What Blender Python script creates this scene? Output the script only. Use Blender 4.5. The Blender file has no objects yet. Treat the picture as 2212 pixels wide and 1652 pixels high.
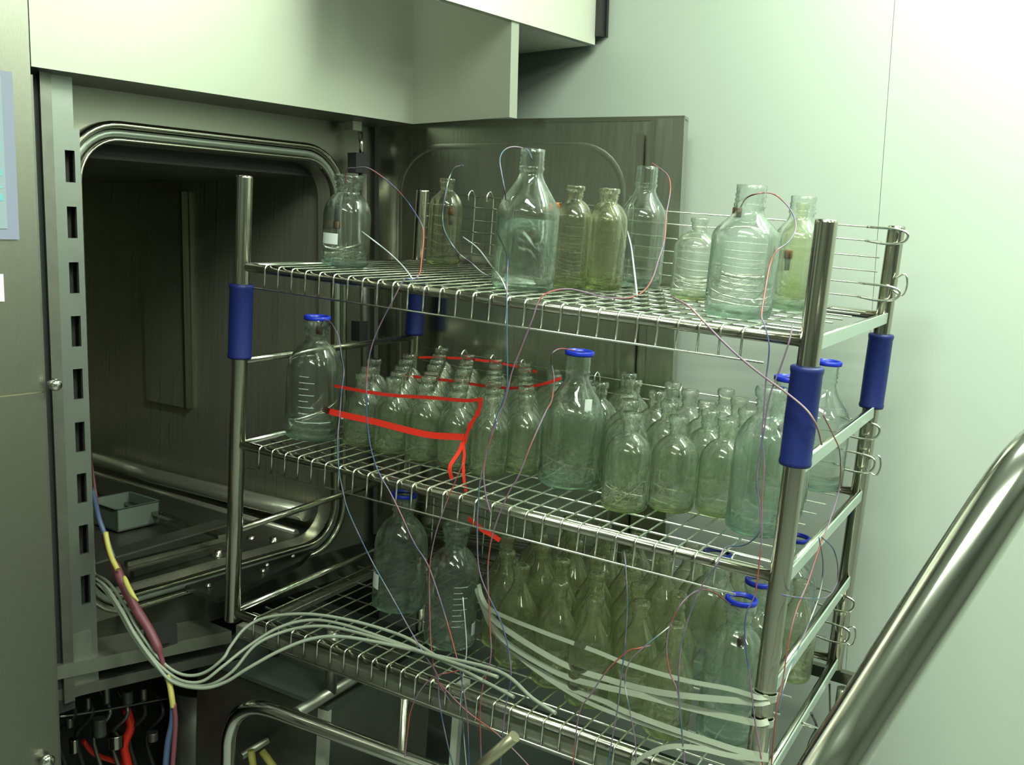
import bpy, math, random
from mathutils import Vector as V, Matrix
random.seed(7)
sc = bpy.context.scene
col = sc.collection

# ---------------------------------------------------------------- camera
Z0 = 0.75                                   # height of the rack's bottom shelf above the floor
R = Matrix(((0.8669159593424287, 0.49261920087175376, 0.07604631726698724),
            (0.1535340233341132, -0.11875516000968078, -0.980981404334412),
            (-0.47421938289808074, 0.8621041322853928, -0.1785845513481319)))   # rows: right, down, forward
CAM = V((1.422742434944499, -1.4622420625934098, 0.8845204654555018 + Z0))
F = 2178.5
cam = bpy.data.cameras.new('camera'); co = bpy.data.objects.new('camera', cam); col.objects.link(co)
m3 = Matrix((R[0], -R[1], -R[2])).transposed()
co.matrix_world = Matrix.Translation(CAM) @ m3.to_4x4()
cam.sensor_width = 36.0; cam.lens = 36.0 * F / 2212.0; cam.clip_start = 0.02
sc.camera = co

# the room's frame: U runs along the sterilizer front, D goes into its chamber, N is up
U = V((0.14849664976372212, 0.988912525741412, 0.0008726056911217972))
D = V((-0.9867521425354848, 0.14823042709161238, -0.06593898456807262))
N = V((-0.06533723448831458, 0.008930672761877312, 0.9978232753716655))
P0 = V((-0.18861287677587213, 0.5355907708427083, 0.4695529618661751 + Z0))
def S(u, d, v): return P0 + U * u + D * d + N * v
SM = Matrix.Translation(P0) @ Matrix((U, D, N)).transposed().to_4x4()

# ---------------------------------------------------------------- world, lamps, exposure
w = bpy.data.worlds.new('world'); sc.world = w; w.use_nodes = True
w.node_tree.nodes['Background'].inputs[0].default_value = (0.75, 0.95, 0.78, 1)
w.node_tree.nodes['Background'].inputs[1].default_value = 0.05
def lamp(u, d, v, power, c=(0.88, 1.0, 0.82), ln=1.2):
    l = bpy.data.lights.new('ceiling_lamp', 'AREA'); l.shape = 'RECTANGLE'; l.size = .20; l.size_y = ln; l.energy = power; l.color = c
    o = bpy.data.objects.new('ceiling_lamp', l); col.objects.link(o)
    o.matrix_world = SM @ Matrix.Translation((u, d, v))
CEIL = 1.48
lamp(.26, -1.80, CEIL - .02, 34)
lamp(-1.0, -1.70, CEIL - .02, 32)
lamp(-2.3, -1.75, CEIL - .02, 20)
lamp(-.3, -3.5, CEIL - .02, 24)
lamp(-1.7, -3.5, CEIL - .02, 20)
sc.view_settings.view_transform = 'Standard'; sc.view_settings.look = 'None'
sc.view_settings.gamma = 1.0; sc.view_settings.use_curve_mapping = False
sc.view_settings.exposure = 0.62
cy = sc.cycles
cy.max_bounces = 26; cy.diffuse_bounces = 3; cy.glossy_bounces = 6; cy.transmission_bounces = 24
cy.transparent_max_bounces = 48; cy.caustics_reflective = False; cy.caustics_refractive = False
cy.sample_clamp_indirect = 12.0; cy.adaptive_threshold = 0.035

# ---------------------------------------------------------------- picture helpers
def ray(px, py):
    return (R.transposed() @ V(((px - 1106) / F, (py - 826) / F, 1.0))).normalized()
def hitp(px, py, n, p):
    d = ray(px, py); return CAM + d * ((p - CAM).dot(n) / d.dot(n))
def onY(px, py, y): return hitp(px, py, V((0, 1, 0)), V((0, y, 0)))
def onX(px, py, x): return hitp(px, py, V((1, 0, 0)), V((x, 0, 0)))
def onZ(px, py, z): return hitp(px, py, V((0, 0, 1)), V((0, 0, z)))
def onD(px, py, d): return hitp(px, py, D, S(0, d, 0))
def onU(px, py, u): return hitp(px, py, U, S(u, 0, 0))
def onN(px, py, v): return hitp(px, py, N, S(0, 0, v))
def atd(px, py, t):
    d = ray(px, py); return CAM + d * (t / d.dot(R[2]))

# ---------------------------------------------------------------- materials
def nt(name):
    m = bpy.data.materials.new(name); m.use_nodes = True
    t = m.node_tree; b = t.nodes.get('Principled BSDF'); return m, t, b
def mat(name, c, rough=.5, metal=0., noise=0., scale=40., stretch=(1, 1, 1), bump=0., spec=None, rv=0.):
    m, t, b = nt(name)
    b.inputs['Base Color'].default_value = (*c, 1); b.inputs['Roughness'].default_value = rough; b.inputs['Metallic'].default_value = metal
    if spec is not None: b.inputs['Specular IOR Level'].default_value = spec
    if noise or bump or rv:
        tc = t.nodes.new('ShaderNodeTexCoord'); mp = t.nodes.new('ShaderNodeMapping'); mp.inputs['Scale'].default_value = stretch
        nz = t.nodes.new('ShaderNodeTexNoise'); nz.inputs['Scale'].default_value = scale; nz.inputs['Detail'].default_value = 4
        t.links.new(tc.outputs['Object'], mp.inputs[0]); t.links.new(mp.outputs[0], nz.inputs['Vector'])
        if noise:
            mx = t.nodes.new('ShaderNodeMix'); mx.data_type = 'RGBA'
            mx.inputs['A'].default_value = (*[x * (1 - noise) for x in c], 1); mx.inputs['B'].default_value = (*[min(1, x * (1 + noise)) for x in c], 1)
            t.links.new(nz.outputs['Fac'], mx.inputs['Factor']); t.links.new(mx.outputs['Result'], b.inputs['Base Color'])
        if rv:
            mr = t.nodes.new('ShaderNodeMapRange'); mr.inputs['To Min'].default_value = rough - rv; mr.inputs['To Max'].default_value = rough + rv
            t.links.new(nz.outputs['Fac'], mr.inputs['Value']); t.links.new(mr.outputs[0], b.inputs['Roughness'])
        if bump:
            bp = t.nodes.new('ShaderNodeBump'); bp.inputs['Strength'].default_value = bump; bp.inputs['Distance'].default_value = .002
            t.links.new(nz.outputs['Fac'], bp.inputs['Height']); t.links.new(bp.outputs[0], b.inputs['Normal'])
    return m
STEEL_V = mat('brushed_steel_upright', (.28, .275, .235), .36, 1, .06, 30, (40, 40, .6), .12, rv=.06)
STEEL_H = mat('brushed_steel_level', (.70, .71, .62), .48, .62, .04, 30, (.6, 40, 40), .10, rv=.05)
STEEL_DOOR = mat('polished_door_steel', (.42, .43, .36), .21, 1, .08, 14, (12, 12, .5), .05, rv=.05)
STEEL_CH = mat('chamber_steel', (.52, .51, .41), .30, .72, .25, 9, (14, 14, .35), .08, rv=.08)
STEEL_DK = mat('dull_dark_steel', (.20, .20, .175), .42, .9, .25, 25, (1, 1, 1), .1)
CHROME = mat('bright_steel_tube', (.70, .70, .64), .14, 1, .04, 20, (1, 1, 1), 0)
TUBE = mat('satin_steel_tube', (.40, .39, .325), .19, 1, .05, 40, (1, 1, .1), 0)
WIRE = mat('plated_wire', (.68, .70, .62), .22, 1)
GASKET = mat('grey_green_gasket', (.20, .23, .19), .38, .55)
PALE = mat('pale_plastic_strip', (.34, .42, .36), .35)
LEFTW = mat('darkened_unseen_wall', (.17, .19, .16), .5)  # unseen walls coloured dark so steel and glass reflect a dim room
RAILB = mat('bright_rail_steel', (.72, .73, .62), .24, .75)
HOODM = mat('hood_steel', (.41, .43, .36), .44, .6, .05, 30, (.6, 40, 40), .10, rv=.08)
SILLM = mat('sill_steel', (.27, .28, .23), .4, .8, .08, 20)
RAILM = mat('rail_steel', (.27, .29, .27), .38, .9, .06, 20)
WALLM = mat('wall_panel_paint', (.55, .625, .55), .42, 0, .015, 3, (1, 1, 1), .02)
CEILM = mat('ceiling_paint', (.72, .76, .70), .6)
FLOORM = mat('floor_vinyl', (.20, .22, .20), .4, 0, .15, 60)
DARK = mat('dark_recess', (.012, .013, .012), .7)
BLACK = mat('black_rubber', (.012, .012, .014), .45)
GAPM = mat('pale_joint', (.30, .32, .29), .6)
BLUE = mat('blue_plastic_sleeve', (.004, .012, .115), .48, 0, .1, 60, (1, 1, 1), .05)
RINGB = mat('blue_pouring_ring', (.008, .03, .50), .35)
RED = mat('red_tape', (.72, .03, .015), .35)
REDW = mat('red_wire_sheath', (.42, .10, .075), .5)
BLUW = mat('blue_wire_sheath', (.10, .16, .27), .5)
PURW = mat('mauve_wire_sheath', (.30, .20, .27), .5)
PINKW = mat('pink_wire_sheath', (.50, .36, .30), .5)
WHTW = mat('white_wire_sheath', (.62, .68, .62), .5)
GREYC = mat('grey_cable_sheath', (.24, .27, .21), .5)
RIBB = mat('white_ribbon_cable', (.30, .335, .26), .45)
YEL = mat('yellow_sleeve', (.42, .38, .09), .5)
PURC = mat('maroon_cable', (.14, .035, .05), .5)
BLUC = mat('slate_blue_cable', (.05, .08, .16), .5)
ORG = mat('orange_plug', (.55, .17, .02), .4)
BRN = mat('brown_plug', (.16, .045, .02), .4)
PAPER = mat('white_label', (.72, .78, .74), .6)
PLATEB = mat('pale_blue_plate', (.27, .34, .38), .4)
PLATEF = mat('violet_plate_rim', (.24, .26, .36), .4)
TEAL = mat('teal_print', (.15, .42, .48), .5)
TRAYM = mat('dull_grey_green', (.15, .185, .155), .35)
GREYP = mat('grey_green_panel', (.075, .095, .08), .45, .3)
CREAM = mat('yellowed_steel_bar', (.42, .40, .27), .3, .8)

def glass(name, tint, edge, haze=.05, gl=1.0, clear=.20):
    """clear glass walls: refraction and Fresnel reflection, a share passing straight through, a small mottled diffuse share"""
    m = bpy.data.materials.new(name); m.use_nodes = True; t = m.node_tree; t.nodes.clear(); L = t.links.new
    out = t.nodes.new('ShaderNodeOutputMaterial'); lw = t.nodes.new('ShaderNodeLayerWeight'); lw.inputs[0].default_value = .5
    cr = t.nodes.new('ShaderNodeValToRGB'); cr.color_ramp.elements[0].color = (*tint, 1); cr.color_ramp.elements[0].position = .3
    cr.color_ramp.elements[1].color = (*edge, 1); cr.color_ramp.elements[1].position = 1.0
    L(lw.outputs['Facing'], cr.inputs[0])
    tc = t.nodes.new('ShaderNodeTexCoord'); nz = t.nodes.new('ShaderNodeTexNoise'); nz.inputs['Scale'].default_value = 34; nz.inputs['Detail'].default_value = 2
    L(tc.outputs['Object'], nz.inputs['Vector'])
    bp = t.nodes.new('ShaderNodeBump'); bp.inputs['Strength'].default_value = .03; bp.inputs['Distance'].default_value = .004
    L(nz.outputs['Fac'], bp.inputs['Height'])
    gb = t.nodes.new('ShaderNodeBsdfGlass'); gb.inputs['IOR'].default_value = 1.46; gb.inputs['Roughness'].default_value = .0; gb.inputs['Color'].default_value = (*[c ** .5 for c in tint], 1)
    L(bp.outputs[0], gb.inputs['Normal'])
    tr = t.nodes.new('ShaderNodeBsdfTransparent'); L(cr.outputs[0], tr.inputs[0])
    m1_ = t.nodes.new('ShaderNodeMixShader'); m1_.inputs[0].default_value = clear; L(gb.outputs[0], m1_.inputs[1]); L(tr.outputs[0], m1_.inputs[2])
    df = t.nodes.new('ShaderNodeBsdfDiffuse'); df.inputs[0].default_value = (*[min(1, c * .9) for c in tint], 1)
    tl = t.nodes.new('ShaderNodeBsdfTranslucent'); tl.inputs[0].default_value = (*[min(1, c * .9) for c in tint], 1)
    m3_ = t.nodes.new('ShaderNodeMixShader'); m3_.inputs[0].default_value = .5; L(df.outputs[0], m3_.inputs[1]); L(tl.outputs[0], m3_.inputs[2])
    hz = t.nodes.new('ShaderNodeMath'); hz.operation = 'MULTIPLY'; hz.inputs[1].default_value = haze * 2; L(nz.outputs['Fac'], hz.inputs[0])
    m2 = t.nodes.new('ShaderNodeMixShader'); L(hz.outputs[0], m2.inputs[0]); L(m1_.outputs[0], m2.inputs[1]); L(m3_.outputs[0], m2.inputs[2])
    L(m2.outputs[0], out.inputs[0])
    return m
G_SMALL = glass('pale_green_glass', (.982, 1.0, .972), (.46, .70, .40), .007)
G_YEL = glass('yellowish_glass', (.982, .985, .90), (.60, .66, .30), .007)
G_BLUE = glass('blue_green_glass', (.970, 1.0, .985), (.38, .66, .52), .006)
G_BASE = glass('thick_glass_bottom', (.93, .98, .74), (.62, .76, .30), .08, 1.6)
G_BASEB = glass('thick_blue_green_bottom', (.88, .99, .92), (.45, .70, .56), .06, 1.6)
LIQ = glass('pale_green_liquid', (.90, .96, .91), (.55, .75, .60), .04, .3)

# ---------------------------------------------------------------- mesh helpers
class MB:
    def __init__(s): s.v = []; s.f = []; s.mi = []; s.sm = []
    def add(s, vs, fs, mi=0, smooth=False):
        n = len(s.v); s.v += [V(p) for p in vs]; s.f += [[i + n for i in f] for f in fs]; s.mi += [mi] * len(fs); s.sm += [smooth] * len(fs)
        return s
    def hexa(s, c, mi=0):        # eight corners: bottom 4, top 4
        return s.add(c, [(0, 3, 2, 1), (4, 5, 6, 7), (0, 1, 5, 4), (1, 2, 6, 5), (2, 3, 7, 6), (3, 0, 4, 7)], mi)
    def box(s, a, b, M=None, mi=0, ch=0.):
        x0, y0, z0 = a; x1, y1, z1 = b
        if x0 > x1: x0, x1 = x1, x0
        if y0 > y1: y0, y1 = y1, y0
        if z0 > z1: z0, z1 = z1, z0
        c = [(x0, y0, z0), (x1, y0, z0), (x1, y1, z0), (x0, y1, z0), (x0, y0, z1), (x1, y0, z1), (x1, y1, z1), (x0, y1, z1)]
        if M is not None: c = [M @ V(p) for p in c]
        return s.hexa(c, mi)
    def tube(s, pts, r, seg=8, mi=0, caps=True, closed=False):
        pts = [V(p) for p in pts]; n = len(pts); vs = []; fs = []
        nrm = None
        for i, p in enumerate(pts):
            if closed: t = pts[(i + 1) % n] - pts[i - 1]
            else: t = pts[min(i + 1, n - 1)] - pts[max(i - 1, 0)]
            if t.length < 1e-9: t = V((0, 0, 1))
            t.normalize()
            if nrm is None: nrm = t.orthogonal().normalized()
            else:
                nrm = nrm - t * nrm.dot(t)
                nrm = nrm.normalized() if nrm.length > 1e-6 else t.orthogonal().normalized()
            bn = t.cross(nrm); rr = r[i] if isinstance(r, (list, tuple)) else r
            vs += [p + (nrm * math.cos(2 * math.pi * k / seg) + bn * math.sin(2 * math.pi * k / seg)) * rr for k in range(seg)]
        for i in range(n if closed else n - 1):
            j = (i + 1) % n
            for k in range(seg):
                fs.append((i * seg + k, i * seg + (k + 1) % seg, j * seg + (k + 1) % seg, j * seg + k))
        s.add(vs, fs, mi, True)
        if caps and not closed:
            m = len(s.v) - n * seg
            s.f += [[m + k for k in range(seg)][::-1], [m + (n - 1) * seg + k for k in range(seg)]]; s.mi += [mi] * 2; s.sm += [False] * 2
        return s
    def lathe(s, prof, seg=28, mi=None, c=V((0, 0, 0))):
        n = len(prof); vs = []; base = len(s.v)
        for (r, z) in prof:
            vs += [(c[0] + max(r, 1e-5) * math.cos(2 * math.pi * k / seg), c[1] + max(r, 1e-5) * math.sin(2 * math.pi * k / seg), c[2] + z) for k in range(seg)]
        s.v += [V(p) for p in vs]
        for i in range(n - 1):
            for k in range(seg):
                s.f.append((base + i * seg + k, base + i * seg + (k + 1) % seg, base + (i + 1) * seg + (k + 1) % seg, base + (i + 1) * seg + k))
                s.mi.append(mi[i] if mi else 0); s.sm.append(True)
        return s
    def strip(s, pts, wdt, nrm, th=.0008, mi=0):
        pts = [V(p) for p in pts]; n = len(pts); vs = []; fs = []
        for i, p in enumerate(pts):
            t = (pts[min(i + 1, n - 1)] - pts[max(i - 1, 0)]).normalized()
            nn = nrm[i] if isinstance(nrm, list) else nrm
            sd = t.cross(nn).normalized(); n2 = sd.cross(t).normalized(); w_ = (wdt[i] if isinstance(wdt, list) else wdt) / 2
            vs += [p + sd * w_ + n2 * th, p - sd * w_ + n2 * th, p - sd * w_ - n2 * th, p + sd * w_ - n2 * th]
        for i in range(n - 1):
            for k in range(4): fs.append((i * 4 + k, i * 4 + (k + 1) % 4, i * 4 + 4 + (k + 1) % 4, i * 4 + 4 + k))
        fs += [(3, 2, 1, 0), (n * 4 - 4, n * 4 - 3, n * 4 - 2, n * 4 - 1)]
        return s.add(vs, fs, mi, False)
    def mesh(s, name, mats):
        me = bpy.data.meshes.new(name); me.from_pydata([tuple(p) for p in s.v], [], s.f)
        for m in (mats if isinstance(mats, (list, tuple)) else [mats]): me.materials.append(m)
        me.polygons.foreach_set('material_index', s.mi); me.polygons.foreach_set('use_smooth', s.sm); me.update()
        return me
    def build(s, name, mats, parent=None): return link(name, s.mesh(name, mats), parent)
def link(name, me, parent=None, loc=None):
    o = bpy.data.objects.new(name, me); col.objects.link(o)
    if parent is not None:
        o.parent = parent
        if loc is None: o.matrix_parent_inverse = parent.matrix_world.inverted() if parent.get('_w') else Matrix()
    if loc is not None: o.location = loc
    return o
def tag(o, label=None, cat=None, group=None, kind=None):
    for k, v in (('label', label), ('category', cat), ('group', group), ('kind', kind)):
        if v: o[k] = v
    return o
def empty(name, label=None, cat=None, group=None, loc=(0, 0, 0)):
    o = bpy.data.objects.new(name, None); o.empty_display_size = .05; col.objects.link(o); o.location = loc
    return tag(o, label, cat, group)
def off(o, v): return V(v) - V(o.location)
def spline(pts, n=6):
    pts = [V(p) for p in pts]
    if len(pts) < 3: return pts
    q = [pts[0] * 2 - pts[1]] + pts + [pts[-1] * 2 - pts[-2]]; out = []
    for i in range(1, len(q) - 2):
        a, b, c, d = q[i - 1], q[i], q[i + 1], q[i + 2]
        for k in range(n):
            t = k / n
            out.append(.5 * ((2 * b) + (c - a) * t + (2 * a - 5 * b + 4 * c - d) * t * t + (3 * b - a - 3 * c + d) * t ** 3))
    return out + [pts[-1]]
def rrect(x0, x1, z0, z1, r, n=8):
    out = []
    for cx, cz, a0 in ((x1 - r, z1 - r, 0), (x0 + r, z1 - r, 90), (x0 + r, z0 + r, 180), (x1 - r, z0 + r, 270)):
        for k in range(n + 1):
            a = math.radians(a0 + 90 * k / n); out.append((cx + r * math.cos(a), cz + r * math.sin(a)))
    return out
def frame_loop(mb, lo, profile, M, mi=0):
    """sweep a profile of (inset, depth) round a loop given as function of inset -> list of (u, v)"""
    loops = [[M @ V((u, d, v)) for (u, v) in lo(i)] for i, d in profile]
    n = len(loops[0]); vs = [p for l in loops for p in l]; fs = []
    m = len(loops)
    for i in range(m - 1):
        for k in range(n): fs.append((i * n + k, i * n + (k + 1) % n, (i + 1) * n + (k + 1) % n, (i + 1) * n + k))
    mb.add(vs, fs, mi, True); return mb

# ================================================================= the setting
FL_Z = 0.0
def struct(name, mb, m, parent=None):
    o = mb.build(name, m, parent)
    if parent is None: o['kind'] = 'structure'
    return o
WU = 0.47                                                   # side wall
struct('floor', MB().box((-2.4, -4.5, -.05), (6, 3.2, 0.0)), FLOORM)
wl = empty('wall_right'); wl['kind'] = 'structure'
JT = -1.15                                                  # where the two wall panels meet
jd = -(S(0, 0, 0) - onU(1902, 420, WU)).dot(D) * 1.0
for i, (d0, d1) in enumerate(((-5.6, jd - .0006), (jd + .0006, .62))):
    MB().box((WU, d0, -1.5), (WU + .05, d1, CEIL), SM).build('wall_panel', WALLM, wl)
MB().box((WU + .012, -5.6, -1.5), (WU + .06, .62, CEIL), SM).build('joint_backing', GAPM, wl)
struct('ceiling', MB().box((-3.6, -5.6, CEIL), (WU + .06, .62, CEIL + .06), SM), CEILM)
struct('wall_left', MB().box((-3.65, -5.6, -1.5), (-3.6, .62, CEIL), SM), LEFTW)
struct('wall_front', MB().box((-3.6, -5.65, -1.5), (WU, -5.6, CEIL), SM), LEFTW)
struct('wall_back', MB().box((.16, .62, -1.5), (WU + .05, .67, CEIL), SM).box((-3.6, .02, -1.5), (-1.9, .07, CEIL), SM), WALLM)

# ================================================================= sterilizer
st = empty('sterilizer', 'large stainless steel sterilizer with an open rounded chamber mouth and overhanging hood', 'sterilizer', loc=S(-.35, .5, -1.0))
ST = Matrix.Translation(-V(st.location)) @ SM
def sbox(name, a, b, m, parent=st): return MB().box(a, b, ST).build(name, m, parent)
# face plate round the mouth
hu0, hu1, hv0, hv1, hr = -.70, -.008, -.49, .488, .105
loop_in = rrect(hu0, hu1, hv0, hv1, hr)
ou0, ou1, ov0, ov1 = -.80, .13, -.60, .62
def to_rect(u, v):
    cu, cv = (hu0 + hu1) / 2, (hv0 + hv1) / 2; du, dv = u - cu, v - cv; t = 1e9
    if du > 1e-9: t = min(t, (ou1 - cu) / du)
    if du < -1e-9: t = min(t, (ou0 - cu) / du)
    if dv > 1e-9: t = min(t, (ov1 - cv) / dv)
    if dv < -1e-9: t = min(t, (ov0 - cv) / dv)
    return cu + du * t, cv + dv * t
# densify the straight sides so the outer rim keeps its corners
dense = []
for i, p in enumerate(loop_in):
    q = loop_in[(i + 1) % len(loop_in)]; k = max(1, int(math.dist(p, q) / .03))
    dense += [(p[0] + (q[0] - p[0]) * j / k, p[1] + (q[1] - p[1]) * j / k) for j in range(k)]
mb = MB(); n = len(dense)
vs = [ST @ V((u, 0, v)) for u, v in dense] + [ST @ V((*to_rect(u, v), 0)).xzy if False else ST @ V((to_rect(u, v)[0], 0, to_rect(u, v)[1])) for u, v in dense]
vs += [ST @ V((u, .03, v)) for u, v in dense]
mb.add(vs, [(k, (k + 1) % n, n + (k + 1) % n, n + k) for k in range(n)] + [(k, 2 * n + k, 2 * n + (k + 1) % n, (k + 1) % n) for k in range(n)])
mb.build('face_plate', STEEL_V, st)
# gasket rim: two rounded ridges round the mouth
def lo(i): return rrect(-.722 + i, .010 - i, -.512 + i, .508 - i, .125 - i, 10)
mb = MB(); frame_loop(mb, lo, [(0, 0), (0, -.022), (.003, -.028), (.010, -.030), (.014, -.026), (.015, -.012)], ST)
mb.build('gasket_rim', TUBE, st)
mb = MB(); frame_loop(mb, lo, [(.015, -.012), (.016, -.018), (.024, -.024), (.032, -.018), (.033, -.010)], ST)
mb.build('door_gasket', GASKET, st)
mb = MB(); frame_loop(mb, lo, [(.033, -.010), (.034, -.026), (.037, -.029), (.041, -.026), (.042, -.012)], ST)
mb.build('mouth_lip', TUBE, st)
mb = MB(); frame_loop(mb, lo, [(.042, -.012), (.043, .01), (.043, .032)], ST); mb.build('mouth_sleeve', STEEL_CH, st)
# chamber
CU0, CU1, CV0, CV1, CD = -.70, -.015, -.475, .435, 1.75
ch = empty('chamber'); ch.parent = st
def inner(name, quad, m):
    return MB().add([ST @ V(p) for p in quad], [(0, 1, 2, 3)]).build(name, m, ch)
inner('side_wall', [(CU1, .03, CV0), (CU1, CD, CV0), (CU1, CD, CV1), (CU1, .03, CV1)], STEEL_CH)
inner('side_wall', [(CU0, .03, CV0), (CU0, CD, CV0), (CU0, CD, CV1), (CU0, .03, CV1)], STEEL_CH)
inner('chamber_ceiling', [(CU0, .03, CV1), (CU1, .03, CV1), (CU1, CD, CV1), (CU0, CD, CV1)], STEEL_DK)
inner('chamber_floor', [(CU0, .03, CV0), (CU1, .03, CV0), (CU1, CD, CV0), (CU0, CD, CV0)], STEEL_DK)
inner('end_wall', [(CU0, CD, CV0), (CU1, CD, CV0), (CU1, CD, CV1), (CU0, CD, CV1)], STEEL_CH)
inner('mouth_shade_strip', [(CU0 - .0, .03, CV1), (CU1, .03, CV1), (CU1, .03, .52), (CU0, .03, .52)], DARK)  # near-black strip painted as the shade inside the chamber mouth
# baffle sheet on the chamber wall, with two folded seams
pa, pb = onU(305, 415, -.03), onU(404, 880, -.03)
da, db = (pa - P0).dot(D), (pb - P0).dot(D)
MB().box((CU1 - .016, db, -.215), (CU1 - .002, da, .40), ST).build('baffle_sheet', STEEL_CH, ch)
MB().box((CU1 - .022, db - .006, -.215), (CU1 - .002, db + .004, .405), ST).build('baffle_fold', TUBE, ch)
# rails along the chamber side
def srail(name, pts, r, m, par): return MB().tube([off(st, p) for p in pts], r, 10).build(name, m, par)
srail('guide_rail', [onU(200, 988, -.06), onU(330, 1028, -.06), onU(430, 1053, -.06), onU(660, 1108, -.06)], .023, RAILB, ch)
srail('lower_guide_rail', [onU(205, 1022, -.075), onU(640, 1150, -.075)], .009, RAILB, ch)
srail('upper_guide_rail', [onU(175, 388, -.03), onU(712, 366, -.03)], .009, RAILB, ch)
a_, b_ = onN(208, 1062, -.44), onN(480, 1158, -.44)
mb = MB(); mb.strip([off(st, a_), off(st, b_)], .022, N, .004); mb.build('floor_rail', TUBE, ch)
for t in (.22, .55, .88): MB().tube([off(st, a_.lerp(b_, t) + N * .003), off(st, a_.lerp(b_, t) + N * .009)], .006, 8).build('rail_screw', DARK, ch)
for (x0, y0, x1, y1) in ((272, 1218, 489, 1162), (285, 1240, 500, 1178)):
    mb = MB(); mb.strip([off(st, onN(x0, y0, -.468)), off(st, onN(x1, y1, -.468))], .014, N, .006); mb.build('threshold_bar', TUBE if y0 < 1230 else STEEL_DK, ch)
# pale tray put in where a reflection lies on the chamber floor
q = onN(268, 1128, -.47)
tr_ = empty('reflection_tray', 'pale tray shape standing in for a reflection on the chamber floor', 'tray', loc=q)
mb = MB()
Mt = Matrix((U, D, N)).transposed().to_4x4()
mb.box((-.06, -.07, 0), (.06, .07, .004), Mt)
for a, b in (((-.06, -.07, 0), (-.057, .07, .06)), ((.057, -.07, 0), (.06, .07, .06)), ((-.06, -.07, 0), (.06, -.067, .06)), ((-.06, .067, 0), (.06, .07, .06))): mb.box(a, b, Mt)
mb.build('tray_body', TRAYM, tr_)
mb = MB(); frame_loop(mb, lambda i: rrect(-.064 + i, .064 - i, -.074 + i, .074 - i, .01, 4), [(0, 0), (.005, 0)], Matrix(((1, 0, 0, 0), (0, 0, 1, 0), (0, 1, 0, 0), (0, 0, 0, 1))))
for p in mb.v: p[:] = (Mt @ V((p[0], p[1], .06 + p[2]))) [:]
mb.build('tray_rim', TRAYM, tr_)

# slotted mounting rail left of the mouth
RU = -.80; RUE = -.757; RD = -.095
slots = [(148, 359), (148, 480), (151, 600), (156, 716), (161, 830), (164, 945), (168, 1056), (173, 1167), (179, 1275)]
sv = [(onD(x, y, RD) - P0).dot(N) for x, y in slots]
mb = MB(); edges = [.475]
hh = .029
mb.box((-.775, RD, -.62), (-.752, RD + .006, .59), ST)
prev = .60
for v in sv:
    mb.box((-.752, RD, v + hh), (-.733, RD + .006, prev), ST); prev = v - hh
mb.box((-.752, RD, -.62), (-.733, RD + .006, prev), ST)
mb.box((-.733, RD, -.62), (-.722, RD + .006, .475), ST)
mb.box((-.775, RD, .59), (-.722, RD + .006, .62), ST)
mb.build('slotted_rail', RAILM, st)
sbox('rail_return', (-.724, RD + .006, -.62), (-.722, -.0, .475), STEEL_DK)
sbox('rail_backing', (-.80, RD + .03, -.62), (-.728, RD + .034, .62), STEEL_DK)
# dark channel and control column on the left
sbox('channel_strip', (-.800, RD - .012, -.62), (-.779, RD - .006, .60), STEEL_DK)
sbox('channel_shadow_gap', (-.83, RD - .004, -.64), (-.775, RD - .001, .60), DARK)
PD = -.15
cp = empty('control_column'); cp.parent = st
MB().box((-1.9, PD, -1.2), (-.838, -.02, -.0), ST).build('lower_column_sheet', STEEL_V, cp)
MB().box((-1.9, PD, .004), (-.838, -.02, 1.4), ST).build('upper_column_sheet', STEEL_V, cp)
MB().box((-1.9, PD + .004, .0), (-.84, -.03, .004), ST).build('column_seam', CREAM, cp)
MB().box((-.838, PD + .012, -1.2), (-.828, -.02, .556), ST).build('column_edge_fold', STEEL_DK, cp)
# plate with faint teal print, small white plate
pl = empty('notice_plate', 'pale blue notice plate with violet rim and faint teal print on the steel column', 'plate', loc=S(-.93, PD - .002, .41))
PLM = Matrix.Translation(-V(pl.location)) @ SM
MB().box((-1.02, PD - .005, .272), (-.872, PD - .001, .553), PLM).build('plate_rim', PLATEF, pl)
MB().box((-1.005, PD - .0062, .29), (-.892, PD - .005, .545), PLM).build('plate_face', PLATEB, pl)
mb = MB()
for k in range(9):
    for j, (dx, w_) in enumerate(((0, .004), (.006, .009))):
        v = .505 - k * .021; mb.box((-.906 + dx * .5, PD - .0068, v), (-.906 + dx * .5 + w_ * .6, PD - .0062, v + .003 + .008 * ((k + j) % 2)), PLM)
mb.build('teal_print', TEAL, pl)
wp = MB().box((-1.0, PD - .004, .166), (-.902, PD - .001, .213), SM).build('label_plate', PAPER)
tag(wp, 'small blank white label on the steel column below the blue plate', 'label')
# knob and bolt
def stud(name, px, py, d, r, h, m, par):
    p = onD(px, py, d); prof = [(0, 0), (r * .7, 0), (r * .7, h * .3), (r, h * .35), (r, h * .75), (r * .75, h), (0, h)]
    mb = MB(); mb.lathe(prof, 16)
    Q = (-D).to_track_quat('Z', 'Y').to_matrix()
    for v in mb.v: v[:] = (Q @ v + off(par, p))[:]
    return mb.build(name, m, par)
stud('latch_knob', 110, 829, PD, .011, .025, CHROME, st)
stud('dome_bolt', 96, 1640, PD, .013, .02, CHROME, st)
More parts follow.
